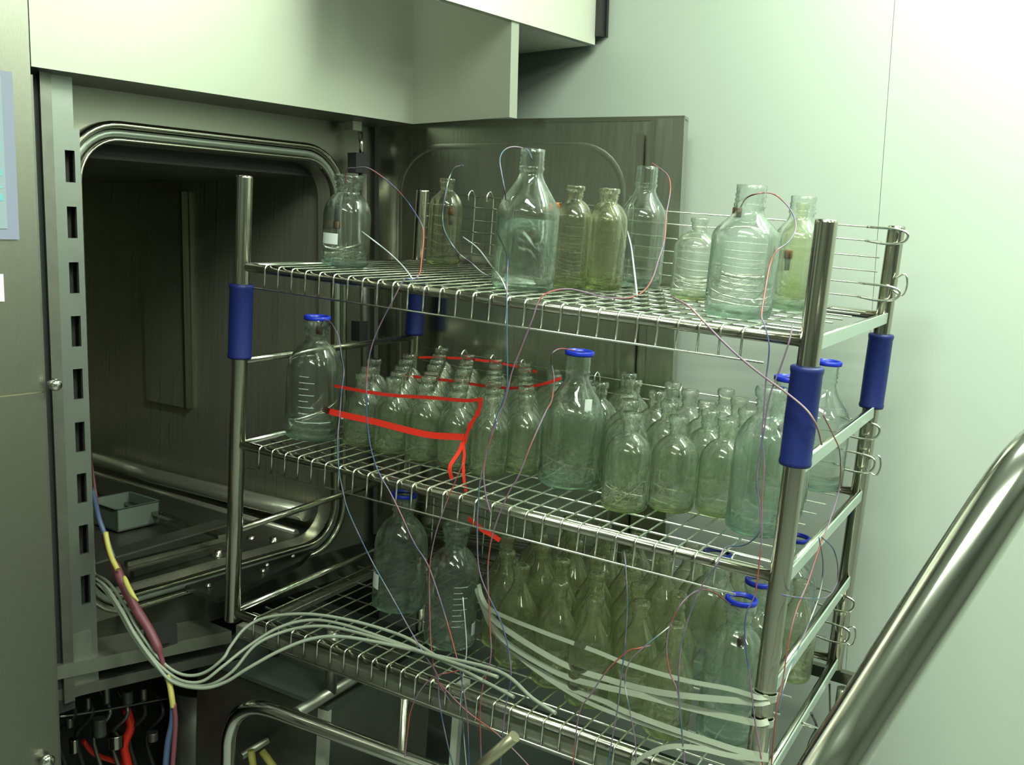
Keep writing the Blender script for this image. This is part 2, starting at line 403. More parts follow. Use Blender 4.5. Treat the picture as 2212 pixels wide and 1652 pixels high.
# hood: front sheet, return sheet, roof
HB = .568
hd = empty('hood'); hd.parent = st
MB().box((-.836, -.15, HB), (.112, -.146, 1.30), ST).build('hood_front_sheet', HOODM, hd)
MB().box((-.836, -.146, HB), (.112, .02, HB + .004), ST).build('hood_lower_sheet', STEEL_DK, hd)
MB().box((.112, -.452, HB), (.116, .02, 1.30), ST).build('hood_return_sheet', HOODM, hd)
MB().box((.116, -.452, HB), (.140, -.448, 1.30), ST).build('hood_edge_fold', HOODM, hd)
# sill and lower face
s0, s1 = onD(115, 1440, -.11), onD(500, 1362, -.11)
def bar3(name, p, q, h, dep, m, par):
    p, q = off(par, p), off(par, q)
    c = [p - N * h, q - N * h, q - N * h + D * dep, p - N * h + D * dep, p, q, q + D * dep, p + D * dep]
    return MB().hexa(c).build(name, m, par)
bar3('sill_beam', s0, s1, .028, .12, SILLM, st)
bar3('sill_lower_beam', onD(118, 1492, -.10), onD(520, 1400, -.10), .022, .10, STEEL_DK, st)
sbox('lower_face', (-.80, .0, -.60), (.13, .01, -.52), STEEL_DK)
sbox('rail_foot', (-.775, RD - .001, -.60), (-.735, RD + .003, -.49), SILLM)
# machinery space under the chamber
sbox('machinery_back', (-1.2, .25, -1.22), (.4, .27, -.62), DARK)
mc = empty('machinery'); mc.parent = st
def mt(name, pts, r, m, seg=8, par=mc): return MB().tube([off(st, p) for p in spline(pts, 5)], r, seg).build(name, m, par)
mt('copper_pipe', [onD(122, 1548, .05), onD(230, 1532, .05), onD(365, 1507, .05)], .003, TUBE)
mt('red_hose', [onD(272, 1530, .08), onD(282, 1570, .08), onD(268, 1610, .08), onD(276, 1652, .08), onD(280, 1700, .08)], .010, RED)
mt('red_hose', [onD(180, 1600, .12), onD(200, 1625, .12), onD(235, 1640, .12), onD(300, 1660, .12)], .006, RED)
for px, py, r_, l_ in ((275, 1505, .012, .03), (160, 1610, .010, .03), (230, 1500, .008, .04), (310, 1500, .008, .03), (190, 1520, .006, .03), (330, 1590, .012, .02), (215, 1570, .014, .04), (150, 1560, .008, .02), (250, 1600, .016, .03)):
    p = onD(px, py, .06); mt('pipe_fitting', [p - N * l_ * .5, p, p + N * l_ * .5], r_, random.choice([STEEL_DK, TUBE, GREYP, STEEL_DK]), 10)
for k in range(6):
    x0 = 140 + k * 38; mt('control_hose', [onD(x0, 1490, .1), onD(x0 + 22, 1540, .05), onD(x0 - 14, 1590, .09), onD(x0 + 10, 1680, .07)], .005, random.choice([DARK, BLACK, GREYP, STEEL_DK]))
MB().tube([off(st, onD(440, 1480, .06)), off(st, onD(432, 1700, .06))], .075, 20).build('motor_housing', STEEL_DK, mc)
# lifting rod and bracket beside the hinge
hg = empty('door_hinge'); hg.parent = st
def hbox(name, px, py, d, wu, hv, m, dd=.03): 
    p = onD(px, py, d); u = (p - P0).dot(U); v = (p - P0).dot(N); return MB().box((u - wu / 2, d, v - hv / 2), (u + wu / 2, d + dd, v + hv / 2), ST).build(name, m, hg)
hbox('hinge_bracket', 772, 268, -.06, .030, .030, STEEL_H)
p, q = onD(779, 285, -.05), onD(781, 340, -.05); MB().tube([off(st, p), off(st, q)], .006, 10).build('hinge_rod', CHROME, hg)
hbox('hinge_block', 782, 352, -.06, .040, .048, BLACK)
p, q = onD(783, 370, -.05), onD(790, 950, -.05); MB().tube([off(st, p), off(st, q)], .010, 10).build('hinge_post', STEEL_DK, hg)
hbox('hinge_block', 786, 715, -.06, .030, .05, BLACK)
# ---- the door, swung open against the side wall
A0 = V((.113, -.03)); A1 = V((.356, -.767)); ex = (A1 - A0).normalized(); L_ = (A1 - A0).length; ey = V((-ex[1], ex[0]))
if ey[0] > 0: ey = -ey          # points to the camera side (towards -U)
DM = ST @ Matrix(((ex[0], -ey[0], 0, A0[0]), (ex[1], -ey[1], 0, A0[1]), (0, 0, 1, 0), (0, 0, 0, 1)))
dr = empty('chamber_door'); dr.parent = st
VT, VB = .575, -.53
MB().box((0, .004, VB), (L_ - .075, .05, VT), DM).build('door_leaf', STEEL_DOOR, dr)
MB().box((L_ - .066, -.004, VB), (L_, .05, VT), DM).build('door_edge_channel', STEEL_DOOR, dr)
MB().box((L_ - .075, -.010, VB), (L_ - .066, .03, VT), DM).build('edge_bead', TUBE, dr)
MB().box((0, .0, VT - .004), (L_, .052, VT + .006), DM).build('door_top_edge', TUBE, dr)
mb = MB(); frame_loop(mb, lambda i: rrect(.05 + i, L_ - .13 - i, VB + .05 + i, VT - .05 - i, .12 - i, 8), [(0, .0041), (.008, .0030), (.016, .0041)], DM); mb.build('door_contour_bead', STEEL_DOOR, dr)
MB().box((L_ - .105, -.022, .42), (L_ - .090, -.006, .54), DM).build('latch_bar', TUBE, dr)
MB().tube([DM @ V((L_ - .098, -.004, .385)), DM @ V((L_ - .098, -.022, .385))], .012, 12).build('latch_pin', DARK, dr)
MB().box((L_ - .118, -.018, .22), (L_ - .112, -.004, .40), DM).build('latch_rod', CHROME, dr)
MB().box((L_ - .105, -.022, -.12), (L_ - .090, -.006, .22), DM).build('latch_bar', TUBE, dr)
MB().box((L_ - .105, -.022, -.45), (L_ - .090, -.006, -.2), DM).build('latch_bar', TUBE, dr)

# ---- upper cabinet reaching to the wall
uc = empty('service_cabinet', 'overhead pale steel service cabinet between the sterilizer hood and the side wall', 'cabinet', loc=S(.2, -.3, .78))
UM = Matrix.Translation(-V(uc.location)) @ SM
UB = .779
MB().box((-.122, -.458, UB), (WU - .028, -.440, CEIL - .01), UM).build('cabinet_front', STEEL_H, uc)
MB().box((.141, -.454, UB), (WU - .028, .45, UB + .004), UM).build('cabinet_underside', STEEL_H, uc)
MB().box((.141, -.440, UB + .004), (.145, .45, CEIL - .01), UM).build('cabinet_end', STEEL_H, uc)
tag(MB().box((WU - .030, -.475, UB + .02), (WU - .008, -.455, CEIL - .01), SM).box((WU - .012, -.480, UB + .02), (WU - .003, -.46, CEIL - .01), SM).build('cable_trunking', BLACK),
    'black vertical trunking strip in the corner beside the overhead cabinet', 'trunking')

# ================================================================= the rack
RW, RDp = 1.1, 0.6004
ZT = [0.0 + Z0, 0.359 + Z0, 0.7156 + Z0]                # bottom, middle, top shelf tubes
rk = empty('wire_rack', 'tall stainless rack of three wire shelves with blue post sleeves, full of glass bottles', 'rack', loc=(RW / 2, RDp / 2, Z0 - .02))
O = -V(rk.location)
def T(pts): return [V(p) + O for p in pts]
sleeve_me = MB().lathe([(.0165, 0), (.0225, .0), (.0238, .003), (.0238, .006), (.0228, .010), (.0232, .07), (.0228, .136), (.0240, .140), (.0240, .145), (.0225, .147), (.0165, .147)], 24).mesh('post_sleeve', BLUE)
post_me = MB().lathe([(0, 0), (.013, 0), (.016, .003), (.016, .905), (.0155, .9085), (.0140, .9098), (0, .9098)], 24).mesh('post', TUBE)
for (x, y) in ((0, 0), (RW, 0), (0, RDp), (RW, RDp)):
    p = link('post', post_me, rk, V((x, y, Z0 - .02)) + O)
    link('post_sleeve', sleeve_me, p, V((0, 0, .554)))
    MB().lathe([(.0163, 0), (.0185, .002), (.0185, .012), (.0163, .014)], 20).mesh('x', TUBE)
def flat(name, a, b, hw, hh_, m, par):     # flat bar from a to b
    a, b = V(a) + O, V(b) + O; t = (b - a).normalized(); sd = t.cross(V((0, 0, 1))).normalized() * hw; up = V((0, 0, 1)) * hh_
    c = [a - sd - up, a + sd - up, b + sd - up, b - sd - up, a - sd + up, a + sd + up, b + sd + up, b - sd + up]
    return MB().hexa(c).build(name, m, par)
for x in (0, RW):
    for z in (.528, .176):
        fr = MB().tube(T([(x, .014, Z0 + z), (x, RDp - .014, Z0 + z)]), .0075, 10).build('side_rail', TUBE, rk)
        if x == RW: 
            flat('rail_strip', (x + .008, .012, Z0 + z), (x + .008, RDp - .012, Z0 + z), .0015, .0105, PALE, rk)
NB = 29; PIT = (1.004 - .071) / 28; WR = .0019
cross = MB().tube([(0, RDp - .02, .009), (0, -.004, .009), (0, -.010, .0075), (0, -.0125, .002), (0, -.0125, -.037)], WR, 6).mesh('cross_wire', WIRE)
long_me = MB().tube([(.045, 0, .0055), (RW - .03, 0, .0055)], WR * 1.05, 6).mesh('long_wire', WIRE)
low_me = MB().tube([(.045, -.0145, -.037), (1.04, -.0145, -.037)], WR, 6).mesh('lower_edge_wire', WIRE)
for si, z in enumerate(ZT):
    sh = bpy.data.objects.new('wire_shelf', None); col.objects.link(sh); sh.parent = rk; sh.location = V((0, 0, z)) + O
    tag(sh, ['bottom shelf', 'middle shelf', 'top shelf'][si])
    MB().tube([(.014, 0, 0), (RW - .014, 0, 0)], .0088, 14).build('front_tube', TUBE, sh)
    MB().tube([(.014, RDp, 0), (RW - .014, RDp, 0)], .0088, 12).build('rear_tube', TUBE, sh)
    for x in (0, RW):
        MB().tube([(x, .014, 0), (x, RDp - .014, 0)], .0070, 10).build('side_tube', CHROME, sh)
    MB().box((RW + .006, .015, -.012), (RW + .009, RDp - .012, .008)).build('side_strip', PALE, sh)
    for k in range(NB): link('cross_wire', cross, sh, V((.071 + PIT * k, 0, 0)))
    for y in ((.012, .05, .12, .20, .28, .36, .44, .52, .575)): link('long_wire', long_me, sh, V((0, y, 0)))
    link('lower_edge_wire', low_me, sh, V((0, 0, 0)))
    MB().tube([(1.02, .012, .006), (1.02, .03, .010), (1.09, .03, .010)], WR * 1.3, 6).build('end_wire', WIRE, sh)
    # guard along the back
    gd = bpy.data.objects.new('back_guard', None); col.objects.link(gd); gd.parent = rk; gd.location = V((0, 0, z)) + O
    hs = (.168, .142, .112, .085, .060, .034) if si == 2 else (.150, .118, .085, .05)
    for h in hs: MB().tube([(.03, .580, h), (RW - .02, .580, h)], .0016, 6).build('guard_wire', WIRE, gd)
    for x in ((.10, .16, .21, .255, .56, .63) if si == 2 else (.10, .17, .25, .33, .52, .60, .72)):
        h = hs[0]
        MB().tube(spline([(x, .585, .008), (x, .585, h - .02), (x, .580, h + .002), (x, .568, h + .012), (x, .556, h + .004), (x, .555, h - .012)], 4), .0020, 6).build('guard_upright', WIRE, gd)
    for (h1, h2) in ((hs[0], hs[1]), (hs[-2], hs[-1])):
        MB().tube(spline([(RW - .05, .578, h1), (RW + .0, .572, h1), (RW + .022, .570, h1 - .004), (RW + .027, .571, (h1 + h2) / 2), (RW + .018, .572, h2 + .002), (RW - .01, .574, h2 - .003), (RW - .05, .578, h2)], 5), .0026, 6).build('guard_hook', CHROME, gd)
    MB().tube(spline([(RW + .012, .585, .075), (RW + .03, .585, .085), (RW + .036, .585, .065), (RW + .03, .585, .045), (RW + .012, .585, .052)], 4), .002, 6).build('guard_eye', CHROME, gd)

# ================================================================= trolley under the rack
tl = empty('transfer_trolley', 'steel transfer trolley frame under the wire rack with a bent push bar low in front', 'trolley', loc=(.6, .3, 0.0))
def tt(name, pts, r, m=TUBE, seg=14, n=6):
    return MB().tube([V(p) - V(tl.location) for p in (spline(pts, n) if n else pts)], r, seg).build(name, m, tl)
def tb(name, a, b, m): return MB().box(V(a) - V(tl.location), V(b) - V(tl.location)).build(name, m, tl)
zb = Z0 - .0185
tb('top_beam', (.02, -.009, zb - .028), (1.2, .012, zb - .002), SILLM)
tb('top_beam', (.02, .592, zb - .026), (1.2, .61, zb - .002), TUBE)
tb('cross_beam', (.02, .012, zb - .026), (.04, .592, zb - .006), TUBE)
tb('cross_beam', (1.15, .012, zb - .026), (1.17, .592, zb - .006), TUBE)
A = onY(640, 1540, .0)
tt('lower_side_bar', [(A.x, .0, A.z), (A.x, .55, A.z)], .012, SILLM, n=0)
B_ = onZ(716, 1497, A.z)
tt('leg', [(A.x, B_.y, zb - .004), (A.x, B_.y, A.z)], .0125, SILLM, n=0)
A = onY(520, 1634, .02)
tt('lower_side_bar', [(A.x, .02, A.z), (A.x, .50, A.z)], .008, SILLM, n=0)
tt('leg', [(.452, -.015, zb - .02), (.456, -.015, Z0 - .70)], .0085, n=0)
tt('leg', [(1.13, -.015, zb - .02), (1.13, -.015, Z0 - .70)], .0085, n=0)
tt('leg', [(.10, .56, zb - .02), (.10, .56, .05)], .012, n=0)
tt('leg', [(1.13, .56, zb - .02), (1.13, .56, .05)], .012, n=0)
tt('push_bar', [(.030, -.02, .10), (.020, -.02, Z0 - .40)] + [onY(492, 1625, -.02), onY(495, 1585, -.02), onY(510, 1548, -.02), onY(540, 1529, -.02), onY(580, 1531, -.02), onY(640, 1552, -.02), onY(800, 1611, -.02), onY(960, 1670, -.02)] + [(.75, -.02, Z0 - .145), (.80, -.02, Z0 - .17), (.82, -.02, Z0 - .25), (.82, -.02, .10)], .0155, CHROME, 20, 6)
tb('base_tray', (-.22, .03, Z0 - .62), (1.15, .58, Z0 - .60), GREYP)
# low dark cabinet under the frame, edges picked out in steel
lc = empty('pump_cabinet', 'dark low steel cabinet with pale edge frame standing under the rack', 'cabinet', loc=(.12, .22, Z0 - .45))
def lb(name, a, b, m): return MB().box(V(a) - V(lc.location), V(b) - V(lc.location)).build(name, m, lc)
lb('cabinet_body', (-.20, .10, Z0 - .599), (.18, .50, Z0 - .20), STEEL_DK)
lb('cabinet_lid', (-.21, .09, Z0 - .20), (.19, .51, Z0 - .19), GREYP)
lb('corner_strip', (.165, .088, Z0 - .599), (.192, .10, Z0 - .20), STEEL_H)
MB().lathe([(0, 0), (.012, 0), (.012, .03), (.008, .032), (.008, .05), (0, .05)], 12, c=V((-.06, .2, Z0 - .19)) - V(lc.location)).build('lid_knob', TUBE, lc)
gp = empty('grey_panel', 'large grey-green flat panel behind the trolley leg under the bottom shelf', 'panel', loc=(.9, .12, Z0 - .5))
MB().box(V((.49, .12, Z0 - .599)) - V(gp.location), V((1.12, .135, Z0 - .06)) - V(gp.location)).build('panel_sheet', GREYP, gp)
MB().box(V((.485, .105, Z0 - .599)) - V(gp.location), V((.50, .14, Z0 - .05)) - V(gp.location)).build('panel_edge', STEEL_H, gp)
cb = MB().tube([onY(1112, 1590, -.12), onY(1010, 1680, -.12)], .010, 12).build('brace_tube', CREAM)
tag(cb, 'yellowed slanting steel brace tube below the bottom shelf front edge', 'brace')
for k, (p, q, t) in enumerate((((542, 1620), (549, 1665), 'upright'), ((566, 1622), (600, 1668), 'slanting'))):
    o = MB().tube([onY(*p, .02), onY(*q, .02)], .008, 10).build('yellow_hose', YEL)
    tag(o, 'short %s yellow hose end inside the bend of the push bar' % t, 'hose')

# docking plate between chamber mouth and rack
dk = empty('docking_plate'); dk.parent = st; dk.location = onN(540, 1230, -.487) - st.location
DV = -.487; DKL = V(dk.location) + V(st.location)
cs = [onN(385, 1258, DV), onN(515, 1162, DV), onN(690, 1168, DV), onN(650, 1212, DV), onN(472, 1292, DV)]
n = len(cs); mb = MB(); mb.add([p - DKL for p in cs] + [p - DKL - N * .012 for p in cs], [list(range(n)), list(range(n, 2 * n))[::-1]] + [(i, i + n, (i + 1) % n + n, (i + 1) % n) for i in range(n)])
mb.build('plate_sheet', mat('black_oxide_steel', (.05, .052, .045), .35, .6), dk)
for px, py, r, h in ((470, 1212, .011, .028), (540, 1172, .014, .018), (590, 1178, .012, .022), (450, 1268, .006, .008), (576, 1223, .006, .008), (568, 1236, .006, .008), (632, 1204, .006, .008), (535, 1160, .008, .01)):
    p = onN(px, py, DV) - DKL
    MB().lathe([(0, 0), (r, 0), (r, h * .6), (r * .8, h * .65), (r * .8, h), (0, h)], 12, c=p).build('stud', CHROME, dk)
o = MB().box((-.66, -.20, -.53), (-.61, -.16, -.49), SM).box((-.655, -.205, -.52), (-.63, -.2, -.50), SM).build('sensor_block', DARK)
tag(o, 'small dark sensor block on the ledge below the chamber mouth', 'block')
o2 = bar3('docking_ledge', onD(205, 1215, -.04), onD(500, 1130, -.04), .004, .05, STEEL_DK, st)

# big tube handle at the right, close to the camera
hp = [atd(1560, 2020, .78), atd(1700, 1810, .785), atd(1795, 1655, .79), atd(1858, 1556, .795), atd(1957, 1400, .80), atd(2087, 1200, .805), atd(2182, 1056, .81), atd(2240, 985, .815), atd(2300, 940, .825), atd(2380, 915, .845), atd(2520, 915, .88), atd(2750, 935, .93)]
o = MB().tube(spline(hp, 8), .0220, 32).build('tube_handle', CHROME)
tag(o, 'thick polished steel tube handle slanting up at the right in front of the wall', 'handle')

# ================================================================= bottles
def profile(out, th, base=.005):
    inn = []
    for r, z in reversed(out):
        if z < base * 2.2: break
        inn.append((max(r - th, .002), z))
    inn[0] = (inn[0][0], out[-1][1])
    inn += [(inn[-1][0] * .93, base * 1.5), (inn[-1][0] * .6, base), (0, base * 1.25)]
    return [(0, .002)] + out + inn
def bottle_mesh(name, out, th, mats, base=.005):
    pr = profile(out, th, base); mi = [1 if (a[1] <= base * 2.6 and b[1] <= base * 2.6) else 0 for a, b in zip(pr, pr[1:])]
    return MB().lathe(pr, 26, mi).mesh(name, mats)
def sm(d, h, neck=.0135, sh=.50, nk=.85):
    r = d / 2
    o = [(r * .72, 0), (r * .90, .0015), (r * .985, .006), (r, .014), (r, h * sh)]
    for t in (.12, .28, .45, .62, .8, 1.0):
        c = math.cos(t * math.pi / 2) ** .8 if t < 1 else 0
        z = h * (sh + (nk - sh) * (t ** .95)); o.append((neck + (r - neck) * max(0, (1 + math.cos(math.pi * t)) / 2) ** .85, z))
    e = (h - h * nk)
    o += [(neck, h * nk + e * .18), (neck * 1.14, h * nk + e * .26), (neck, h * nk + e * .36), (neck * 1.12, h * nk + e * .46), (neck, h * nk + e * .56), (neck * 1.22, h * nk + e * .64), (neck * 1.28, h * nk + e * .85), (neck * 1.18, h), (neck * .9, h)]
    return o
def lab(d, h, neck=.0215, sh=.56, nk=.80):
    r = d / 2
    o = [(r * .80, 0), (r * .93, .002), (r * .99, .008), (r, .018), (r, h * sh)]
    for t in (.15, .32, .5, .68, .85, 1.0):
        z = h * (sh + (nk - sh) * t); o.append((neck + (r - neck) * ((1 + math.cos(math.pi * t)) / 2) ** .75, z))
    e = h - h * nk
    o += [(neck, h * nk + e * .12), (neck * 1.10, h * nk + e * .20), (neck * 1.10, h * nk + e * .26), (neck, h * nk + e * .34), (neck * 1.07, h * nk + e * .42), (neck, h * nk + e * .52), (neck * 1.07, h * nk + e * .60), (neck, h * nk + e * .70), (neck * 1.03, h * nk + e * .80), (neck * 1.03, h * .998), (neck * .9, h)]
    return o
def rnd(d, h, neck, z1, z2):      # straight body, rounded shoulder from z1 to z2 (shares of the height), short ringed neck
    r = d / 2; o = [(r * .70, 0), (r * .88, .0015), (r * .975, .006), (r, .014), (r, h * z1)]
    for t in (.2, .38, .55, .70, .83, .93, 1.0):
        a = t * math.pi / 2; k_ = max(0, math.cos(a)) ** .85
        o.append((neck + (r - neck) * k_, h * (z1 + (z2 - z1) * (math.sin(a) * .62 + t * t * .38))))
    e = h - h * z2
    for f_, g_ in ((.10, 1.0), (.22, 1.0), (.30, 1.16), (.38, 1.0), (.48, 1.15), (.57, 1.0), (.66, 1.24), (.86, 1.30), (1, 1.2), (1, .9)): o.append((neck * g_, h * z2 + e * f_))
    return o
KINDS = {
 'small': (.0745, .147, bottle_mesh('small_bottle', rnd(.0745, .147, .0130, .50, .78), .0022, [G_SMALL, G_BASE])),
 'mid':   (.082, .166, bottle_mesh('small_bottle', rnd(.082, .166, .0140, .56, .79), .0022, [G_SMALL, G_BASE])),
 'tall':  (.076, .192, bottle_mesh('tall_bottle', rnd(.076, .192, .0140, .66, .86), .0022, [G_YEL, G_BASE], .006)),
 'cone':  (.086, .160, bottle_mesh('small_bottle', sm(.086, .160, .0145, .50, .77), .0022, [G_SMALL, G_BASE])),
 'tiny':  (.084, .150, bottle_mesh('small_bottle', rnd(.084, .150, .0135, .64, .84), .0022, [G_SMALL, G_BASE])),
 'yellow': (.080, .195, bottle_mesh('yellow_bottle', sm(.080, .195, .0135, .48, .83), .0024, [G_YEL, G_BASE], .007)),
 'lab1':  (.116, .248, bottle_mesh('lab_bottle', lab(.116, .248, .0215, .52, .82), .0026, [G_BLUE, G_BASEB], .006)),
 'lab2':  (.102, .245, bottle_mesh('lab_bottle', lab(.102, .245, .0215, .56, .80), .0026, [G_BLUE, G_BASEB], .006)),
 'lab6':  (.114, .248, bottle_mesh('lab_bottle', rnd(.114, .248, .0215, .56, .81), .0026, [G_BLUE, G_BASEB], .006)),
 'lab7':  (.102, .245, bottle_mesh('lab_bottle', rnd(.102, .245, .0215, .58, .81), .0026, [G_BLUE, G_BASEB], .006)),
 'lab4':  (.108, .208, bottle_mesh('lab_bottle', lab(.108, .208, .0230, .60, .80), .0026, [G_BLUE, G_BASEB], .006)),
 'lab3':  (.088, .202, bottle_mesh('lab_bottle', lab(.088, .202, .0220, .62, .82), .0026, [G_BLUE, G_BASEB], .006)),
 'lab5':  (.094, .180, bottle_mesh('lab_bottle', rnd(.094, .180, .0230, .56, .80), .0026, [G_BLUE, G_BASEB], .006)),
}
placed = []       # (shelf, x, y, r)
DECK = [z + .0110 for z in ZT]
def free(si, x, y, r, gap=.0015):
    return all(s_ != si or math.hypot(x - a, y - b) >= r + q + gap for s_, a, b, q in placed)
ring_me = MB().lathe([(.0222, -.004), (.0262, -.004), (.0270, -.002), (.0270, .0035), (.0255, .0045), (.0222, .0045), (.0222, -.004)], 28).mesh('pouring_ring', RINGB)
def put(kind, si, x, y, label, group=None, ring=False, name=None, hscale=1.0):
    d, h, me = KINDS[kind]
    placed.append((si, x, y, d / 2))
    nm = name or ('lab_bottle' if kind.startswith('lab') else 'glass_bottle')
    rz = random.uniform(0, 6)
    o = link(nm, me, None, V((x, y, DECK[si]))); o.rotation_euler = (0, 0, rz); o.scale = (1, 1, hscale)
    tag(o, label, 'bottle', group)
    if ring:
        r_ = link('pouring_ring', ring_me, o, V((0, 0, h))); tag(r_, 'blue ring')
    return o
def base(px, py, si, kind):      # point whose front rim shows at the pixel
    p = onZ(px, py, DECK[si]); dv = (p - CAM); dv.z = 0; dv.normalize(); return p + dv * (KINDS[kind][0] / 2)
def top(px, py, si, kind): return onZ(px, py, DECK[si] + KINDS[kind][1])
def clampx(p): return p
G1 = 'bottles standing on the top shelf'
def at_(kind, si, px, py, label, ring=False, by='base', group=None, hs=1.0, name=None):
    p = base(px, py, si, kind) if by == 'base' else top(px, py, si, kind)
    return put(kind, si, p.x, p.y, label, group, ring, name, hs)
t1 = at_('lab5', 2, 745, 580, 'clear wide-necked bottle holding an orange plug, alone at the left of the top shelf', group=G1)
t2 = at_('tall', 2, 955, 573, 'narrow-necked bottle with grey wire in its mouth near the back of the top shelf', group=G1)
t3 = at_('lab1', 2, 1128, 628, 'largest blue-green bottle on the top shelf, partly filled with liquid', group=G1)
t4 = at_('tall', 2, 1226, 622, 'yellowish narrow-necked bottle beside the large blue-green bottle, top shelf', group=G1)
t5 = at_('tall', 2, 1300, 628, 'yellowish narrow-necked bottle left of the dark blue-green bottle, top shelf', group=G1)
t6 = put('tall', 2, (t4.location.x + t5.location.x) / 2 - .01, (t4.location.y + t5.location.y) / 2 + .088, 'yellowish bottle standing behind the pair in the middle of the top shelf', G1)
t7 = at_('lab2', 2, 1374, 620, 'blue-green bottle with white wire down its front, right of the yellowish trio', group=G1)
t8 = at_('tiny', 2, 1494, 650, 'smallest clear bottle on the top shelf, left of the wide right-hand bottle', group=G1)
t9 = at_('lab4', 2, 1591, 690, 'wide clear blue-green bottle with brown plug at front right of the top shelf', group=G1)
t11 = at_('lab3', 2, 1706, 672, 'clear bottle with orange and white plug beside the right front post, top shelf', group=G1)
def tryput(kind, si, px, py, label, group, by='top'):
    p = top(px, py, si, kind) if by == 'top' else base(px, py, si, kind)
    for k in range(40):
        if free(si, p.x, p.y, KINDS[kind][0] / 2): break
        p = p + V((.0, .006, 0)) 
    while p.y > .55 or not free(si, p.x, p.y, KINDS[kind][0] / 2):
        p = p + V((.004, -.004 if p.y > .55 else 0, 0))
        if p.x > RW - .05: break
    return put(kind, si, p.x, min(p.y, .55), label, group)
tryput('tall', 2, 1572, 432, 'yellowish bottle behind the wide clear bottle with the brown plug, top shelf', G1)
tryput('tall', 2, 1722, 436, 'yellowish bottle behind the one with the orange and white plug, top shelf', G1)
# liquid in the big one
lr = .116 / 2 - .004
lq = MB().lathe([(0, .007), (lr * .95, .008), (lr, .018), (lr, .125), (0, .125)], 26).build('liquid', LIQ, t3); lq['label'] = 'pale green liquid'

# middle shelf
m1 = at_('lab6', 1, 674, 958, 'large ringed bottle with graduation marks at the left end of the middle shelf', True)
p = top(1252, 762, 1, 'lab1'); m2 = put('lab1', 1, p.x, p.y, 'large blue-ringed bottle rising above the small ones in the middle of the middle shelf', None, True)
m3 = at_('lab7', 1, 1628, 1165, 'large bottle without ring at the front right of the middle shelf', False)
p = top(1790, 783, 1, 'lab1'); m5 = put('lab1', 1, min(p.x, RW - .02), min(p.y, .54), 'broad ringed bottle right of the front post on the middle shelf', None, True)
p = top(1706, 818, 1, 'lab2'); 
for k in range(60):
    if free(1, p.x, p.y, .05): break
    p = p + V((-.003, .003, 0))
m4 = put('lab2', 1, p.x, p.y, 'ringed bottle mostly hidden behind the front right post sleeve, middle shelf', None, True)
ORD = ['first', 'second', 'third', 'fourth', 'fifth', 'sixth', 'seventh', 'eighth', 'ninth', 'tenth', 'eleventh', 'twelfth', 'thirteenth']
NAMEG = 'small bottles massed on the middle shelf'
NR = ['front row', 'second row', 'third row', 'fourth row', 'fifth row', 'sixth row', 'seventh row', 'eighth row']
cnt = {}
def small_put(kd, x, y, row):
    if y > .556 or not free(1, x, y, KINDS[kd][0] / 2, .0004): return False
    blk = 'red-taped left block' if kd == 'small' else 'right-hand block'; k = cnt.get((row, blk), 0); cnt[(row, blk)] = k + 1
    put(kd, 1, x, y, 'small glass bottle, middle shelf, %s, %s, %s from left' % (blk, NR[row], ORD[k]), NAMEG, hscale=random.uniform(.985, 1.03)); return True
px_ = .0755
for row in range(7):
    y0 = .148 + row * .0665
    for k in range(7):
        small_put('small', .120 + .0378 * (row % 2) + k * px_ + (.0 if row else 0), y0, row) if .120 + k * px_ < .56 else None
for k, (px, py) in enumerate([(1235, 1072), (1345, 1112), (1412, 1134), (1510, 1150)]):
    kd_ = 'cone' if k == 0 else 'mid'; q = base(px, py, 1, kd_)
    for j in range(30):
        if free(1, q.x, q.y, KINDS[kd_][0] / 2): break
        q = q + V((0, .004, 0))
    small_put(kd_, q.x, q.y, 0)
for row, y0 in enumerate((.225, .297, .369, .441, .513, .550)):
    x = .58 + (.042 if row % 2 else 0)
    while x < 1.02:
        done = False
        for dx, dy in ((0, 0), (0, .012), (.012, 0), (-.012, .008), (0, -.012), (.02, .012), (.03, 0), (.02, -.012), (.03, .018), (.04, .006)):
            if small_put('mid', x + dx, y0 + dy, row + 1): x += dx + .0835; done = True; break
        if not done: x += .01
# bottom shelf
b1 = at_('lab6', 0, 858, 1332, 'ringed bottle with white label at the left of the bottom shelf', True)
b2 = at_('lab7', 0, 968, 1412, 'bottle with white graduation marks and no ring, left part of the bottom shelf')
b3 = at_('lab7', 0, 1562, 1618, 'large ringed bottle at front right of the bottom shelf', True)
for px, py, lb_ in ((1632, 1268, 'ringed bottle just behind the front right one, bottom shelf'), (1550, 1196, 'ringed bottle whose ring shows under the middle shelf edge, bottom shelf'), (1738, 1146, 'ringed bottle at the back right corner of the bottom shelf')):
    p = top(px, py, 0, 'lab2'); p.x = min(p.x, RW - .06)
    for k in range(60):
        if free(0, p.x, p.y, .05): break
        p = p + V((.0, .004, 0))
    put('lab7', 0, p.x, min(p.y, .54), lb_, None, True)
fr0 = [(1108, 1448), (1190, 1492), (1262, 1535), (1325, 1580), (1432, 1604)]
for k, (px, py) in enumerate(fr0):
    q = base(px, py, 0, 'yellow')
    for j in range(40):
        if free(0, q.x, q.y, .040): break
        q = q + V((0, .003, 0))
    put('yellow', 0, q.x, q.y, 'yellowish narrow-necked bottle in the front row of the bottom shelf, %s from the left' % ORD[k], 'yellowish bottles massed on the bottom shelf')
